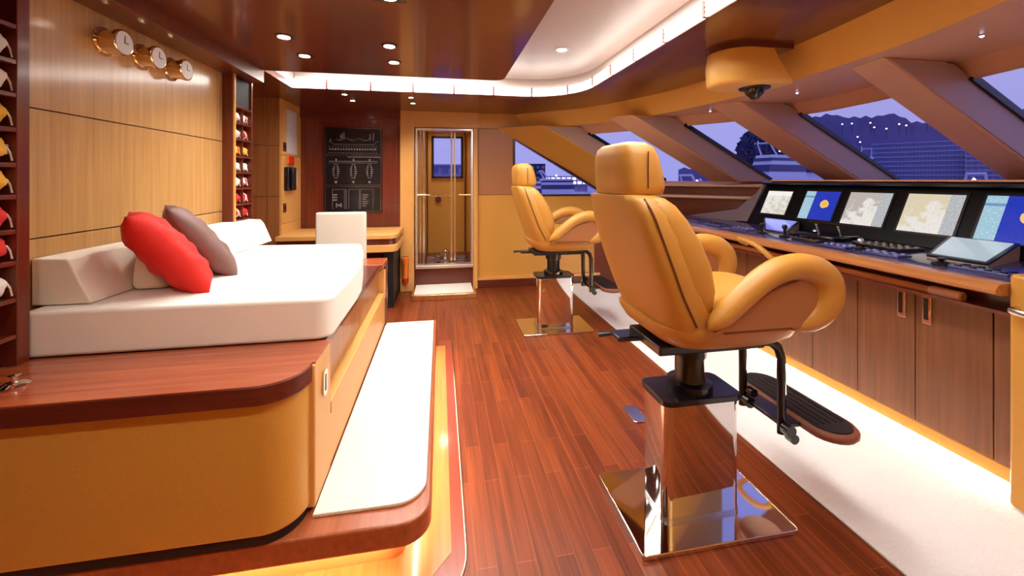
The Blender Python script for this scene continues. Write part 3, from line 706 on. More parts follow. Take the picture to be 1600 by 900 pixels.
# ------------------------------------------------------------------ door with vestibule
dr = thing('door_1', (.05, YF+.05, .0), 'brass framed glazed door opening to the side deck', 'door'); dr['kind'] = 'structure'
for k in ('label', 'category'): del dr[k]
w = MB().box(-.285, -.262, YF-.05, YF+.08, .27, 1.90).box(.36, .383, YF-.05, YF+.08, .27, 1.90).box(-.285, .383, YF-.05, YF+.08, 1.88, 1.905).box(-.285, .383, YF-.06, YF+.08, .265, .30)
w.build('door_frame', M_SATIN, dr, bevel=.004)
MB().box(-.20, -.18, YF+.0, YF+.05, .30, 1.88).box(-.235, -.225, YF+.0, YF+.05, .30, 1.88).build('sliding_stile', M_STEEL, dr)
lf = MB().box(.125, .145, 5.0, 5.05, .30, 1.88).box(.165, .185, 5.0, 5.05, .30, 1.88); lf.build('leaf_edge', M_STEEL, dr)
for a, b in ((-.26, -.12), (.22, .36)):
    MB().tube([(a, YF+.02, 1.12), (a, YF-.03, 1.12), (b, YF-.03, 1.12), (b, YF+.02, 1.12)], .010, 10).build('handle', M_BRASS, dr)
MB().tube([(-.10, 5.02, 1.10), (.12, 5.02, 1.10)], .008, 8).build('handle', M_BRASS, dr)
MB().box(-.185, -.17, 5.78, 5.82, .28, 2.1).box(.34, .355, 5.78, 5.82, .28, 2.1).build('leaf_edges', M_MAHOGE, dr)
MB().lathe([(.0, 0), (.045, 0), (.045, .012), (.03, .012)], (-.03, 5.80, 1.02), 20, 'y').build('round_handle', M_MAHOGE, dr)
# vestibule shell
w = MB().box(-.50, -.46, YF+.08, 5.9, 0, 2.2).box(.60, .64, YF+.08, 5.9, 0, 2.2).box(-.50, .64, 4.95, 5.9, 2.15, 2.2)
struct(w.build('wall_vestibule', M_PANEL))
w = MB().box(-.46, -.10, 5.82, 5.88, .27, 2.15).box(.30, .60, 5.82, 5.88, .27, 2.15).box(-.10, .30, 5.82, 5.88, .27, 1.34).box(-.10, .30, 5.82, 5.88, 1.90, 2.15)
struct(w.build('door_2', M_PANEL))
w = MB().box(-.115, -.09, 5.79, 5.83, 1.325, 1.915).box(.29, .315, 5.79, 5.83, 1.325, 1.915).box(-.115, .315, 5.79, 5.83, 1.325, 1.35).box(-.115, .315, 5.79, 5.83, 1.89, 1.915)
struct(w.build('window_7_frame', M_BLACK))
struct(MB().box(-.09, .29, 5.84, 5.846, 1.35, 1.89).build('window_7', M_GLASS))
struct(MB().box(-.50, .64, YF+.1, 5.9, .22, .27).build('floor_vestibule', M_MAHOGE))
lamp('SPOT', (.05, 5.35, 2.14), SPOT_W*.7, .04, angle=2.6)
t = thing('door_fittings', (.03, 5.1, .27), 'small chrome domed fitting on the sill behind the door', 'fitting')
MB().lathe([(.07, 0), (.065, .03), (.03, .045), (.03, .09), (.055, .11), (.05, .15), (.02, .175), (.001, .18)], (.06, 5.06, .27), 20).build('dome', M_CHROME, t)
for k, (x, y, r) in enumerate(((-.12, 5.1, .07), (.25, 5.12, .08), (-.02, 5.2, .06))):
    o = MB().tube([(x+(r-.012*j)*math.cos(a), y+(r-.012*j)*math.sin(a), .285+.022*j) for j in range(3) for a in rng(0, 2*PI, 20)], .012, 7).build('rope_coil', M_GREY)
    tag(o, ['small grey rope coil on the sill at the left behind the door', 'grey rope coil on the sill at the right behind the door', 'grey rope coil on the sill behind the chrome fitting'][k], 'rope', 'rope coils behind the door')
st = thing('door_step', (.05, 4.65, 0), 'low step with cream mat before the brass framed door', 'step')
MB().box(-.31, .39, 4.42, 4.848, 0.001, .06).build('step_body', M_BRASS, st, bevel=.006)
MB().box(-.28, .36, 4.45, 4.84, .06, .07).build('mat', M_CARPET, st, bevel=.004)

# ------------------------------------------------------------------ carpet runner with glow
cr = [(1.50, YN+.01), (2.62, YN+.01), (2.62, 4.0), (2.36, 4.4), (1.9, YF-.05), (1.50, YF-.05)]
tag(MB().prism(cr, 0, .012).build('carpet_runner', M_CARPET2, bevel=.004), 'long pale carpet runner along the helm console', 'carpet')

# ------------------------------------------------------------------ console
CY0, CY1 = 1.215, 3.9
seams = [1.338, 1.627, 1.909, 2.19, 2.47, 2.75, 3.03, 3.31, 3.60]
edges = [1.222]+seams+[3.88]
cb = thing('console_plinth', (2.6, 2.5, 0.012), 'tan plinth and dark frame under the console cabinets', 'plinth')
MB().box(2.335, 2.60, CY0, 3.9, .035, .098).build('plinth', M_PANEL, cb, bevel=.004)
MB().box(2.42, 2.60, CY0, 3.9, .012, .035).build('foot', M_DARK, cb)
MB().box(2.345, 2.365, CY0+.02, 3.88, .024, .034).build('led_strip', M_LED, cb)
names_ = ['narrow teak filler panel next to the tan end post', 'teak cabinet with latch, nearest the tan end post', 'teak cabinet with dark latch, second from the tan end post',
          'teak cabinet right behind the armrest of the near helm chair', 'plain teak cabinet hidden mostly by the near helm chair'] + ['teak console cabinet seen between the two helm chairs']*6
for i, (a, b) in enumerate(zip(edges, edges[1:])):
    lab = names_[i]
    if i >= 5: lab = 'teak console cabinet behind the helm chairs, number of panels from the end %d' % i
    labs = {5: 'teak cabinet just left of the near chair pedestal, under the counter', 6: 'teak cabinet in the middle of the stretch behind the near chair back', 7: 'teak cabinet beyond the near chair back', 8: 'teak cabinet behind the far chair footrest', 9: 'farthest teak cabinet of the console'}
    lab = labs.get(i, lab)
    t = thing('console_cabinet', (2.48, (a+b)/2, .10), lab, 'cabinet', 'teak cabinets under the helm console')
    MB().box(2.352, 2.60, a+.001, b-.001, .10, .76).build('carcass', M_DARK, t)
    dd = MB().box(2.330, 2.350, a+.002, b-.002, .102, .758).build('door', M_CAB, t, bevel=.002)
    if i in (1, 2):
        yl = {1: 1.575, 2: 1.685}[i]
        lp = MB().box(2.324, 2.329, yl-.018, yl+.018, .60, .745)
        lp.build('latch', M_CHROME, dd, bevel=.004)
        MB().box(2.3225, 2.3245, yl-.006, yl+.012, .62, .725).build('latch_recess', M_BLACK, dd)
# counter
ct = thing('console_counter', (2.5, 2.5, .76), 'long helm console counter with wood nosing and glossy black top', 'counter')
NB = interp([(1.215, 2.13), (2.0, 2.15), (3.0, 2.15), (3.5, 2.17), (3.95, 2.25)])
ys = rng(CY0, 3.95, 24)
MB().loft([[(NB(y)+.02, y, .845), (NB(y)+.0, y, .853), (NB(y)-.005, y, .868), (NB(y)+.01, y, .886), (NB(y)+.035, y, .893), (NB(y)+.10, y, .893), (NB(y)+.10, y, .845)] for y in ys]).build('nosing', M_NOSE, ct)
MB().loft([[(NB(y)+.16, y, .776), (NB(y)+.22, y, .776), (NB(y)+.22, y, .85), (NB(y)+.16, y, .85)] for y in ys]).build('recess', M_MAHOGE, ct)
MB().loft([[(NB(y)+.09, y, .835), (NB(y)+.22, y, .835), (NB(y)+.22, y, .85), (NB(y)+.09, y, .85)] for y in ys]).build('top_backing', M_MAHOGE, ct)
MB().loft([[(NB(y)+.10, y, .85), (2.86, y, .90), (2.86, y, .93), (NB(y)+.14, y, .905), (NB(y)+.10, y, .893)] for y in ys]).build('control_surface', M_CTRL, ct)
MB().box(2.2, 2.6, CY0, 3.9, .762, .776).build('underside', M_MAHOGE, ct)
MB().tube([(2.238, y, .790) for y in rng(1.50, 3.85, 14)], .019, 10).build('lower_rail', M_NOSE, ct)
MB().tube([(2.238, y, .790) for y in (1.38, 1.385, 1.49, 1.50)], [.018, .023, .023, .02], 12).build('rail_end_cap', M_TAUPE, ct)
# end post at the right edge
t = thing('console_end_post', (2.5, 1.05, 0), 'tan leather end post of the console at the right edge', 'post')
MB().box(2.185, 2.9, .80, 1.212, .03, .935).build('post_body', M_PANEL, t, bevel=.015)
MB().box(2.23, 2.9, .82, 1.20, 0.012, .03).build('foot', M_DARK, t)
MB().tube([(2.19, 1.19, .80), (2.15, 1.18, .80), (2.135, 1.14, .80), (2.135, .95, .80), (2.15, .90, .80), (2.19, .88, .80)], .014, 10).build('handle', M_STEEL, t)

# monitor bank
mb_ = thing('monitor_bank', (2.8, 2.2, .92), 'long black hooded panel holding the row of five monitors', 'console panel')
def PX(z): return 2.70+(z-1.0)*.465
MB().loft([[(PX(.925), y, .925), (PX(1.262), y, 1.262), (PX(1.262)+.1, y, 1.262), (PX(.925)+.14, y, .925)] for y in (1.0, 3.14)]).build('panel', M_PANELB, mb_)
MB().loft([[(2.77, y, 1.262), (2.76, y, 1.275), (2.79, y, 1.292), (G(y)+.98, y, 1.285), (G(y)+.98, y, 1.25), (2.9, y, 1.25)] for y in rng(.6, 3.08, 12)]).build('hood', M_BLACK, mb_)
MB().loft([[(2.775, y, 1.290), (2.775, y, 1.300), (G(y)+.97, y, 1.298), (G(y)+.97, y, 1.288)] for y in rng(.6, 3.0, 12)]).build('hood_trim', M_TAUPE, mb_)
MB().loft([[(PX(.95)-.02, 3.14, .93), (2.80, 3.08, 1.292), (3.5, 3.08, 1.285), (3.5, 3.14, .93)], [(2.66, 3.20, .93), (2.77, 3.17, 1.18), (3.4, 3.17, 1.18), (3.4, 3.20, .93)], [(2.66, 3.30, .92), (2.69, 3.30, 1.03), (3.3, 3.35, 1.03), (3.3, 3.4, .92)], [(2.64, 3.98, .90), (2.66, 3.98, .915), (2.95, 4.0, .915), (2.95, 4.0, .90)]]).build('side_wing', M_WING, mb_, bevel=.01)
mons = [(2.79, 3.03, 1.02, 1.205, 'small', 'farthest and smallest monitor of the bank, showing a pale chart', 'monitor'),
        (2.40, 2.665, 1.01, 1.213, 'blue', 'monitor with blue radar picture and pale left strip, second from the far end', 'monitor'),
        (2.065, 2.33, 1.005, 1.215, 'chart_grey', 'monitor with grey white chart in the middle of the bank', 'monitor'),
        (1.71, 1.98, 1.0, 1.217, 'chart', 'monitor with beige coastal chart, second from the right edge', 'monitor'),
        (1.36, 1.625, .995, 1.219, 'blue', 'monitor with blue picture and cyan strip, cut by the right edge', 'monitor')]
def quad_screen(P, m, name, parent):
    b = MB(); b.v = [Vector(p) for p in P]; b.f = [(0, 1, 2, 3)]; b.uv = [(0, 0), (1, 0), (1, 1), (0, 1)]
    return b.build(name, m, parent, smooth=False)
SM = {k: screen_mat('screen_'+k, k) for k in ('small', 'blue', 'chart', 'chart_grey', 'pale', 'violet')}
for a, b, z0, z1, kind, lab, cat in mons:
    t = thing('monitor', (PX(z0), (a+b)/2, z0-.01), lab, cat, 'monitors in the helm console')
    e_ = .012
    MB().loft([[(PX(z0-e_)-.006, y, z0-e_), (PX(z1+e_)-.006, y, z1+e_), (PX(z1+e_)+.002, y, z1+e_), (PX(z0-e_)+.002, y, z0-e_)] for y in (a-e_, b+e_)]).build('bezel', M_BLACK, t)
    quad_screen([(PX(z0)-.0075, b, z0), (PX(z0)-.0075, a, z0), (PX(z1)-.0075, a, z1), (PX(z1)-.0075, b, z1)], SM[kind], 'screen', t)
# tilted touch panels
def touch(P, m, label):
    P = [Vector(p) for p in P]; c = sum(P, Vector())/4
    t = thing('touch_panel', (c.x, c.y, .905), label, 'touch panel', 'tilted touch panels on the console counter')
    Q = [c+(p-c)*1.13 for p in P]
    dn = Vector((0, 0, -.012))
    b = MB().loft([[q+Vector((0, 0, -.003)) for q in Q], [q+dn for q in Q]]); b.build('bezel', M_BLACK, t)
    b = MB().loft([[Vector((q.x, q.y, q.z-.012)) for q in Q], [Vector((q.x*.98+c.x*.02, q.y, .90)) for q in Q]]); b.build('wedge', M_REVEAL, t)
    quad_screen(P, m, 'screen', t)
touch([(2.40, 1.607, .935), (2.40, 1.404, .935), (2.66, 1.455, 1.0), (2.66, 1.69, 1.0)], SM['pale'], 'large pale tilted touch panel on the counter before the right monitors')
touch([(2.42, 2.66, .93), (2.42, 2.50, .93), (2.66, 2.63, .985), (2.66, 2.93, .985)], SM['violet'], 'violet blue tilted touch panel on the counter before the farthest monitor')

def S_(x, y): # height of the control surface
    n = NB(y)+.14
    return .905+(x-n)/(2.86-n)*.025
# throttle block with two levers
t = thing('throttle_unit', (2.47, 2.22, S_(2.47, 2.22)), 'black twin throttle unit with silver levers in the middle of the counter', 'throttle')
z = S_(2.47, 2.22)
MB().box(2.38, 2.60, 2.10, 2.36, z-.004, z+.035).build('housing', M_GLOSSB, t, bevel=.012)
for y in (2.15, 2.30):
    MB().tube([(2.50, y, z+.03), (2.47, y, z+.10)], .006, 8).build('lever', M_STEEL, t)
MB().tube([(2.47, 2.11, z+.105), (2.47, 2.345, z+.105)], .011, 10).build('grip', M_BLACK, t)
def stick(x, y, h, label, r=.012, m=M_BLACK, head=.018):
    z = S_(x, y); t = thing('joystick', (x, y, z), label, 'joystick', 'joysticks on the helm console')
    MB().lathe([(.035, -.002), (.035, .008), (.02, .016)], (x, y, z), 18).build('gaiter', M_BLACK, t)
    MB().lathe([(r*.7, .012), (r*.7, h*.6), (head*.8, h*.7), (head, h*.85), (head*.6, h)], (x, y, z), 14).build('stick', m, t)
stick(2.33, 2.60, .075, 'small black joystick before the violet touch panel')
stick(2.33, 2.40, .085, 'black joystick left of the twin throttle')
stick(2.30, 1.50, .03, 'short black joystick near the right end of the counter')
stick(2.33, 1.88, .035, 'short black joystick before the beige chart monitor')
def pad(x0, x1, y0, y1, h, label, name='control_panel', m=M_GLOSSB, rows=2, cols=4, bt=M_STEEL, cat='control panel'):
    x = (x0+x1)/2; y = (y0+y1)/2; z = S_(x, y)
    t = thing(name, (x, y, z), label, cat, 'control panels set on the console counter')
    MB().box(x0, x1, y0, y1, z-.006, z+h).build('plate', m, t, bevel=.004)
    for i in range(rows):
        for j in range(cols):
            cx = x0+(x1-x0)*(i+.5)/rows; cy = y0+(y1-y0)*(j+.5)/cols
            MB().box(cx-.008, cx+.008, cy-.009, cy+.009, z+h, z+h+.005).build('key', bt, t)
BLUE = mat('blue_grey_plate', srgb(70, 72, 130), .25, coat=.4)
LILAC = mat('lilac_keys', srgb(150, 150, 214), .4)
pad(2.27, 2.36, 1.66, 1.84, .010, 'blue grey key pad before the beige chart monitor', m=BLUE, bt=LILAC)
pad(2.27, 2.36, 1.93, 2.08, .010, 'blue grey key pad right of the twin throttle', m=BLUE, bt=LILAC)
pad(2.27, 2.37, 1.26, 1.46, .008, 'flat blue grey key pad at the right end of the counter', m=BLUE, bt=M_BLACK)
pad(2.40, 2.56, 1.74, 1.98, .020, 'black keyboard lying before the beige chart monitor', rows=3, cols=6, m=M_BLACK)
pad(2.30, 2.36, 2.14, 2.32, .012, 'slim black key strip before the twin throttle', m=M_BLACK, rows=1, cols=5)
pad(2.42, 2.60, 2.66-.24, 2.46, .012, 'narrow black key pad left of the twin throttle', m=M_BLACK, rows=3, cols=1)
pad(2.30, 2.40, 2.72, 2.90, .012, 'blue grey key pad before the farthest monitor', m=BLUE, bt=LILAC)
pad(2.30, 2.42, 3.02, 3.20, .014, 'grey key pad at the far end of the counter, near side', m=BLUE, bt=M_BLACK)
pad(2.34, 2.46, 3.36, 3.56, .014, 'grey key pad at the far end of the counter, far side', m=BLUE, bt=M_BLACK)
for x, y, l in ((2.50, 2.03, 'steel trackball by the keyboard on the counter'), (2.60, 2.42, 'steel trackball left of the twin throttle, under the blue monitor')):
    z = S_(x, y); t = thing('trackball', (x, y, z), l, 'trackball', 'trackballs on the console counter')
    MB().lathe([(.04, -.002), (.04, .012), (.022, .016)], (x, y, z), 20).build('housing', M_BLACK, t)
    MB().lathe([(.0195, .014), (.019, .022), (.013, .031), (.001, .035)], (x, y, z), 16).build('ball', M_STEEL, t)
# tan leather grab loop on the nosing
t = thing('grab_handle', (2.14, 2.42, .82), 'tan leather wrapped loop handle on the counter edge behind the near chair', 'handle')
MB().tube([(2.14, 2.52, .85), (2.09, 2.52, .87), (2.06, 2.50, .885), (2.045, 2.44, .89), (2.045, 2.34, .875), (2.05, 2.27, .84), (2.07, 2.23, .80), (2.12, 2.22, .79), (2.20, 2.22, .79)], .017, 12).build('loop', M_LEATHER, t)

# ------------------------------------------------------------------ helm chairs
def helm_chair(X0, Y0, label):
    t = thing('helm_chair', (X0, Y0, 0), label, 'chair', 'tan leather helm chairs facing the console')
    def A(x, y, z): return (X0+x, Y0+y, z)
    def tr(pts, z): return [A(x, y, z) for x, y in pts]
    MB().prism([A(x, y, 0)[:2] for x, y in rrect(-.305, .31, -.20, .20, .015)], .001, .018).build('base_plate', M_CHROME, t, bevel=.003)
    MB().loft([tr(rrect(-.16, .16, -.09, .09, .035, 8), z) for z in (.018, .45)]).build('pedestal', M_CHROME, t, angle=30)
    MB().loft([tr(rrect(-.163, .163, -.093, .093, .037, 8), z) for z in (.018, .030)]).build('pedestal_collar', M_STEEL, t, angle=30)
    MB().loft([tr(rrect(-.168, .168, -.098, .098, .037, 8), z) for z in (.45, .472)]).build('pedestal_cap', M_BLACK, t, bevel=.002)
    MB().lathe([(.085, .472), (.085, .50), (.06, .505), (.055, .52), (.055, .60), (.068, .605), (.068, .66)], A(0, 0, 0), 28).build('column', M_BLACK, t)
    MB().box(X0-.20, X0+.24, Y0-.12, Y0+.12, .655, .69).box(X0-.28, X0-.16, Y0+.05, Y0+.14, .645, .665).build('seat_mechanism', M_BLACK, t, bevel=.006)
    lv = MB().tube([A(-.16, .10, .66), A(-.26, .12, .655), A(-.33, .14, .65)], [.006, .006, .010], 8, r2=[.01, .01, .03]); lv.build('adjust_lever', M_BLACK, t)
    # seat shell
    rings = []
    for z, xa, xb, hy, e_ in ((.692, -.12, .24, .14, 4), (.70, -.17, .29, .19, 4), (.73, -.21, .325, .225, 4.5), (.765, -.23, .335, .235, 5), (.785, -.235, .33, .235, 5)):
        rings.append([A(x, y, z) for x, y in sup((xa+xb)/2, 0, (xb-xa)/2, hy, e_, 40)])
    MB().loft(rings).build('seat_shell', M_LEATHER, t, angle=60)
    rings = []
    for z, k in ((.78, .94), (.80, 1.0), (.85, 1.0), (.872, .97), (.885, .88), (.890, .7), (.892, .3)):
        rings.append([A(x, y, z) for x, y in sup(.095, 0, .235*k, .195*k, 5, 40)])
    MB().loft(rings).build('seat_cushion', M_LEATHER, t, angle=60)
    # back shell (wraps from under the seat up to the head)
    rings = []
    for z, xa, xb, hy in ((.70, -.12, .02, .17), (.72, -.17, .02, .205), (.76, -.205, .02, .225), (.82, -.232, -.02, .24), (.90, -.262, -.06, .25), (1.0, -.296, -.11, .252), (1.10, -.326, -.15, .248), (1.18, -.348, -.19, .235), (1.225, -.358, -.22, .215), (1.243, -.358, -.24, .19), (1.248, -.345, -.26, .15)):
        rings.append([A(x, y, z) for x, y in sup((xa+xb)/2, 0, (xb-xa)/2, hy, 3.6, 40)])
    MB().loft(rings).build('back_shell', M_LEATHER, t, angle=60)
    # seam piping following the shell edge
    sx = interp([(.80, -.13), (.9, -.185), (1.0, -.225), (1.1, -.262), (1.2, -.295), (1.235, -.305)])
    for s_ in (-1, 1):
        hy = interp([(.80, .238), (.9, .2515), (1.0, .254), (1.1, .250), (1.2, .232), (1.24, .20)])
        MB().tube([A(sx(z), s_*hy(z), z) for z in rng(.80, 1.235, 14)], .0035, 6).build('seam', M_SEAM, t)
    # back cushion, bulging to the front
    rings = []
    for z, xa, xb, hy in ((.80, -.12, -.08, .17), (.815, -.15, -.06, .21), (.85, -.17, -.045, .24), (.92, -.19, -.035, .25), (1.0, -.22, -.05, .253), (1.08, -.25, -.085, .25), (1.16, -.275, -.135, .24), (1.21, -.29, -.175, .225), (1.235, -.295, -.205, .20), (1.245, -.29, -.23, .16)):
        rings.append([A(x, y, z) for x, y in sup((xa+xb)/2, 0, (xb-xa)/2, hy, 4, 40)])
    MB().loft(rings).build('back_cushion', M_LEATHER, t, angle=60)
    # headrest
    rings = []
    for z, xa, xb, hy in ((1.246, -.345, -.19, .15), (1.25, -.352, -.18, .158), (1.28, -.356, -.172, .162), (1.34, -.36, -.185, .160), (1.39, -.36, -.20, .155), (1.42, -.352, -.215, .143), (1.436, -.335, -.24, .12), (1.441, -.31, -.26, .08)):
        rings.append([A(x, y, z) for x, y in sup((xa+xb)/2, 0, (xb-xa)/2, hy, 4, 36)])
    hd = MB().loft(rings).build('headrest', M_LEATHER, t, angle=60)
    MB().tube([A(-.268, -.1635+.0, z) for z in rng(1.27, 1.40, 6)], .0025, 6).build('seam', M_SEAM, hd)
    # arms: padded loops
    ctl = [(-.105, .800), (-.045, .848), (.025, .905), (.095, .955), (.165, .988), (.24, .998), (.312, .980), (.355, .938), (.360, .885), (.335, .838), (.290, .806), (.215, .782)]
    px_ = interp([(i, c[0]) for i, c in enumerate(ctl)]); pz_ = interp([(i, c[1]) for i, c in enumerate(ctl)])
    rr = interp([(0, .006), (.35, .024), (1, .036), (3, .042), (7, .046), (9, .040), (10.3, .026), (11, .006)])
    rq = interp([(0, .006), (.35, .024), (1, .036), (3, .041), (5, .046), (6, .052), (7, .058), (8, .058), (9, .050), (10.3, .032), (11, .006)])
    for s_ in (-1, 1):
        us = [0, .1, .22, .38, .6]+rng(.85, 10.2, 34)+[10.5, 10.75, 10.9, 11]
        ar = MB().tube([A(px_(u), s_*(.262), pz_(u)) for u in us], [rr(u) for u in us], 18, r2=[rq(u) for u in us], up=(0, 1, 0)).build('armrest', M_LEATHER, t, angle=80)
        pp = [A(x, 0, z) for x, z in ((-.09, .79), (.30, .79), (.345, .84), (.35, .93), (.25, .96), (.12, .92), (.02, .86))]
        MB().prism([(p[0], p[2]) for p in pp], Y0+s_*.258-.020, Y0+s_*.258+.020, 'y').build('arm_panel', M_BROWNL, ar, bevel=.004)
        MB().box(X0-.06, X0+.20, min(Y0+s_*.258, Y0+s_*.281), max(Y0+s_*.258, Y0+s_*.281), .788, .795).build('seam', M_SEAM, ar)
        MB().tube([A(.285, s_*.262, .79), A(.335, s_*.262, .945)], .005, 6, up=(0, 1, 0)).build('seam', M_SEAM, ar)
    # footrest
    for y in (-.13, .07):
        fpts = [A(.10, y, .69), A(.20, y, .69), A(.25, y, .685), A(.285, y, .66), A(.30, y, .62), A(.302, y, .50), A(.302, y, .33)]
        st_ = MB().tube(fpts, .013, 10, r2=.018, up=(0, 1, 0)).build('footrest_strut', M_BLACK, t)
        MB().cyl(A(.302, y-.045, .36), .022, .03, 18, 'y').build('clamp_knob', M_BLACK, st_)
        MB().cyl(A(.318, y-.045, .40 if y > 0 else .33), .018, .03, 18, 'y').build('clamp_knob', M_BLACK, st_)
    fr_ = MB().box(X0+.30, X0+.40, Y0-.14, Y0+.08, .352, .368).build('footrest_bracket', M_BLACK, t, bevel=.003)
    def stad(r, l0, l1, z): return [A(x, y, z) for x, y in arc(.47, l1, r, 0, 180, 12)+arc(.47, l0, r, 180, 360, 12)]
    MB().loft([stad(.085, -.17, .15, .345), stad(.093, -.17, .15, .355), stad(.093, -.17, .15, .368), stad(.085, -.17, .15, .376)]).build('footrest_pad', M_TERRA, t, angle=60)
    mt_ = MB().loft([stad(.075, -.17, .15, .374), stad(.073, -.17, .15, .381)]).build('footrest_mat', M_RUBBER, t)
    w = MB()
    for k in range(5): w.box(X0+.405+k*.028, X0+.412+k*.028, Y0-.18, Y0+.16, .380, .384)
    w.build('grip_ribs', M_BLACK, t)
    return t
c1 = helm_chair(.985, 1.47, 'large tan leather helm chair on chrome pedestal in the foreground')
copy_tree(c1, (.985, 3.45, 0), 'tan leather helm chair on chrome pedestal farther away before the small side window')
tag(MB().prism(rrect(1.02, 1.10, 2.0, 2.16, .02), .001, .008).build('floor_plate', M_STEEL, bevel=.002), 'small steel plate set in the floor beside the carpet behind the near chair', 'plate')

# ------------------------------------------------------------------ outside: harbour at dusk, blue sky light put into its base colours
ZW = -5.0
M_SEA = mat('sea', srgb(130, 140, 215), .3, bump=.3, bscale=.6)
M_HILL = mat('hillside', srgb(98, 90, 140), .95, var=.3, bscale=.08)
M_TREE = mat('tree_leaves', srgb(66, 70, 110), .95, var=.3, bscale=2)
M_BARK = mat('bark', srgb(60, 50, 60), .9)
M_BLD = mat('far_building', srgb(170, 165, 200), .8)
M_BLDW = mat('far_window', srgb(96, 104, 170), .3)
M_BLDK = mat('dark_block', srgb(40, 46, 100), .6)
M_LIT = mat('lit_lamp', (1, 1, 1, 1), .5, emit=(1, .93, .8, 1), es=4)
M_BOAT = mat('boat_white', srgb(225, 225, 240), .4)
M_BOATD = mat('boat_dark', srgb(40, 46, 110), .3)
struct(MB().box(-900, 1500, 10, 1400, ZW-.2, ZW).build('floor_sea', M_SEA))
def ray(px, D):   # ground position seen in a given direction at distance D
    cx = (px-800)/630; c, s_ = .98456, .17502
    v = Vector((cx*c+s_, -cx*s_+c, 0)).normalized(); return v*D
def zat(px, py, D):
    cx = (px-800)/630; return 1.3+(281-py)/630*D/math.sqrt(1+cx*cx)
prof = [(1060, 262), (1120, 262), (1165, 232), (1200, 222), (1235, 200), (1255, 186), (1300, 180), (1330, 183), (1350, 184), (1380, 179), (1400, 180), (1430, 190), (1500, 196), (1580, 176), (1700, 150), (1850, 130)]
pf_ = interp([(a, b) for a, b in prof])
rings = []
for i, px in enumerate(rng(1060, 1850, 90)):
    y = pf_(px)+2.0*math.sin(px*.31)+1.5*math.sin(px*.83+1); D = 320
    a = ray(px, D); b = ray(px, D*.86); c = ray(px, D*1.4)
    rings.append([(b.x, b.y, ZW), (a.x*.93, a.y*.93, zat(px, y+22, D*.93)), (a.x, a.y, zat(px, y, D)), (c.x, c.y, ZW)])
tag(MB().loft(rings).build('hill', M_HILL), 'dark wooded hill beyond the harbour seen through the windshield', 'hill')
for k, (px, py) in enumerate(((1316, 194), (1331, 193), (1360, 192), (1366, 199), (1405, 194), (1416, 196), (1448, 190), (1340, 214), (1344, 222), (1385, 201))):
    p = ray(px, 270); z = zat(px, py, 270); t = thing('street_lamp', (p.x, p.y, z-5), 'lit lamp on the dark hillside', 'lamp', 'lit lamps on the hillside')
    MB().tube([(p.x, p.y, z-5), (p.x, p.y, z)], .12, 6).build('pole', M_BARK, t); MB().lathe([(.1, -.35), (.4, 0), (.1, .35)], (p.x, p.y, z), 8).build('lamp_head', M_LIT, t)
def building(pa, pb, ytop, D, label, m, nx, nz, zb=ZW, depth=12, wm=None):
    a = ray(pa, D); b = ray(pb, D); zt = zat((pa+pb)/2, ytop, D)
    u = (b-a); L = u.length; u.normalize(); nrm = Vector((u.y, -u.x, 0))
    if nrm.dot(a) > 0: nrm = -nrm
    M = Matrix(((u.x, -nrm.x, 0, a.x), (u.y, -nrm.y, 0, a.y), (0, 0, 1, 0), (0, 0, 0, 1)))
    t = thing('apartment_building', tuple((a+b)/2+Vector((0, 0, zb))), label, 'building')
    MB().box(0, L, 0, depth, zb, zt, M).build('wall', m, t, smooth=False)
    w = MB()
    for i in range(nx):
        for j in range(nz):
            x = L*(i+.5)/nx; z = 0 + (zt-0)*(j+.5)/nz
            w.box(x-L/nx*.3, x+L/nx*.3, -.15, .1, z-(zt/nz)*.25, z+(zt/nz)*.25, M)
    w.build('windows', wm or M_BLDW, t, smooth=False)
    w = MB()
    for j in range(nz+1): w.box(0, L, -.9, 0, zt*j/nz-.12, zt*j/nz+.12, M)
    w.build('balcony_slabs', m, t, smooth=False)
    return t
M_BLD2 = mat('far_building_dusk', srgb(158, 164, 205), .8)
building(1362, 1508, 223, 150, 'wide apartment block below the hill seen through the big window', M_BLD2, 26, 9)
building(1508, 1575, 236, 146, 'stepped terrace building right of the wide apartment block', M_BLD, 6, 7)
building(806, 852, 257, 90, 'dark block building behind the far chair headrest, seen through the side window', M_BLDK, 6, 4, wm=M_BLD2)
building(852, 918, 276, 110, 'low lit quay building seen through the side window', M_BLD, 8, 2, wm=M_LIT)
def tree(px, py0, py1, D, label, seed=1):
    rnd = random.Random(seed); p = ray(px, D); zt = zat(px, py0, D); zb = zat(px, py1, D); H = zt-zb
    t = thing('tree', (p.x, p.y, ZW), label, 'tree', 'dark trees by the harbour')
    MB().tube([(p.x, p.y, ZW), (p.x+.2, p.y, zb+H*.6)], [.5, .25], 8).build('trunk', M_BARK, t)
    w = MB()
    for k in range(620):
        a = rnd.uniform(0, 6.283); b = rnd.uniform(-1, 1); r = rnd.uniform(.6, 1)**.5
        c = Vector((p.x, p.y, zb+H*.55))+Vector((math.cos(a)*math.sqrt(1-b*b)*H*.38*r, math.sin(a)*math.sqrt(1-b*b)*H*.38*r, b*H*.46*r))
        s_ = H*rnd.uniform(.06, .12); q = [Vector((rnd.gauss(0, 1), rnd.gauss(0, 1), rnd.gauss(0, 1))).normalized()*s_ for _ in range(4)]
        w.add([c+v for v in q], [(0, 1, 2), (0, 2, 3), (0, 1, 3), (1, 2, 3)])
    w.build('crown', M_TREE, t, smooth=False)
building(655, 735, 258, 70, 'pale quay building seen through the small window of the side door', M_BLD2, 5, 2)
tree(1180, 205, 268, 90, 'big dark tree against the violet sky in the third window', 3)
tree(1205, 218, 268, 108, 'dark tree right of the biggest tree in the third window', 5)
tree(1232, 226, 268, 130, 'lower dark tree beside the window pillar in the third window', 6)
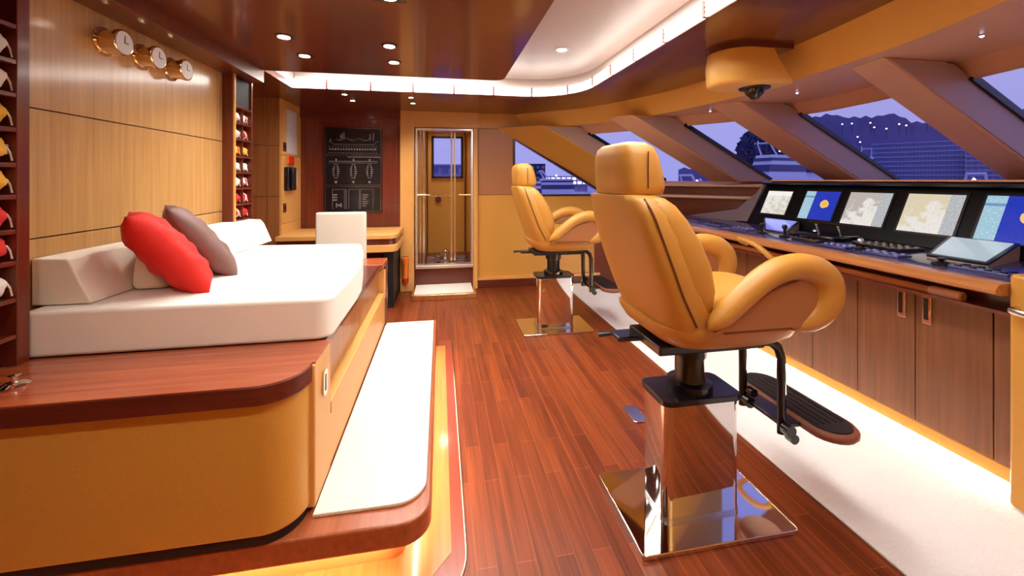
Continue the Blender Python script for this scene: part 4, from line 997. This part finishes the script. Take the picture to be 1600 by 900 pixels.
tree(1262, 195, 240, 200, 'dark tree on the ridge at the left of the fourth window', 8)
def yacht(px, D, L, label, yaw=.3, mast=0, k=1.0):
    p = ray(px, D); t = thing('moored_yacht', (p.x, p.y, ZW), label, 'boat', 'yachts moored in the harbour')
    M = Matrix.Translation((p.x, p.y, ZW)) @ Matrix.Rotation(yaw, 4, 'Z') @ Matrix.Diagonal((1, 1, k, 1))
    rings = []
    for z, k in ((0, .85), (1.2, .95), (2.4, 1.0)):
        rings.append([M @ Vector((x, y, z)) for x, y in [(-L/2, -L*.12*k), (L*.2, -L*.12*k), (L/2*k, 0), (L*.2, L*.12*k), (-L/2, L*.12*k)]])
    MB().loft(rings).build('hull', M_BOAT, t, smooth=False)
    MB().loft([[M @ Vector((x, y, z)) for x, y in [(-L*.35*k, -L*.09*k), (L*.15*k, -L*.09*k), (L*.28*k, 0), (L*.15*k, L*.09*k), (-L*.35*k, L*.09*k)]] for z, k in ((2.4, 1), (5.0, .85))]).build('cabin', M_BOAT, t, smooth=False)
    MB().loft([[M @ Vector((x, y, z)) for x, y in [(-L*.35*k, -L*.093*k), (L*.15*k, -L*.093*k), (L*.29*k, 0), (L*.15*k, L*.093*k), (-L*.35*k, L*.093*k)]] for z, k in ((3.3, .975), (4.2, .92))]).build('cabin_windows', M_BOATD, t, smooth=False)
    MB().loft([[M @ Vector((x, y, z)) for x, y in [(-L*.3*k, -L*.07*k), (L*.05*k, -L*.07*k), (L*.05*k, L*.07*k), (-L*.3*k, L*.07*k)]] for z, k in ((5.0, 1), (7.2, .8))]).build('flybridge', M_BOAT, t, smooth=False)
    for z0_, z1_ in ((5.5, 6.2), (6.6, 6.9)):
        k0, k1 = 1-(z0_-5)/2.2*.2+.03, 1-(z1_-5)/2.2*.2+.03
        MB().loft([[M @ Vector((x, y, z)) for x, y in [(-L*.3*q, -L*.07*q), (L*.05*q, -L*.07*q), (L*.05*q, L*.07*q), (-L*.3*q, L*.07*q)]] for z, q in ((z0_, k0), (z1_, k1))]).build('window_band', M_BOATD, t, smooth=False)
    MB().tube([M @ Vector((-L*.2, -L*.05, 7.2)), M @ Vector((-L*.25, -L*.04, 8.4)), M @ Vector((-L*.25, L*.04, 8.4)), M @ Vector((-L*.2, L*.05, 7.2))], .12, 6).build('radar_arch', M_BOAT, t)
    if mast: MB().tube([M @ Vector((0, 0, 7)), M @ Vector((-.8, 0, 7+mast))], [.15, .08], 6).build('mast', M_BOAT, t)
    MB().lathe([(.04, -.15), (.15, 0), (.04, .15)], tuple(M @ Vector((-L*.1, 0, 7.7))), 8).build('lamp', M_LIT, t)
for i, (px, D, L, yaw, ms, k, l) in enumerate(((885, 60, 16, .1, 0, .9, 'pale yacht moored at the quay in the side window'), (835, 48, 14, .0, 1, .85, 'yacht moored nearest behind the far headrest'), (1100, 44, 14, .5, 1, .8, 'white yacht at the bottom of the second window'),
        (1235, 70, 22, .2, 2, 1.35, 'white yacht at the bottom of the third window'), (1290, 100, 20, .3, 3, 1.4, 'yacht beside the pillar at the right of the third window'), (1345, 128, 20, .9, 2, 1.6, 'yacht with thin mast at the left of the fourth window'), (1520, 60, 14, .6, 1, .82, 'low yacht before the terrace building'))):
    yacht(px, D, L, l, yaw, ms, k)
# own foredeck gunwale below the windshield
tag(MB().loft([[(G(y)+1.1, y, .9), (G(y)+4.5-.25*(y-2.4)**2, y, .35), (G(y)+4.5-.25*(y-2.4)**2, y, .2), (G(y)+1.1, y, .6)] for y in rng(YN, YF-.3, 20)]).build('foredeck', M_BOAT), 'own white foredeck just below the windshield', 'deck')
def wiper(y, label):
    g = G(y); t = thing('windshield_wiper', (g+1.0, y, 1.30), label, 'wiper', 'wipers on the windshield')
    z = lambda x: 1.85-.55*(x-g)
    MB().tube([(g+1.0, y, z(g+1.0)+.03), (g+.75, y+.12, z(g+.75)+.05), (g+.35, y+.30, z(g+.35)+.06)], .010, 6).build('arm', M_BLACK, t)
    MB().tube([(g+.75, y+.30, z(g+.75)+.02), (g+.05, y+.30, z(g+.05)+.03)], .009, 6).build('blade', M_BLACK, t)
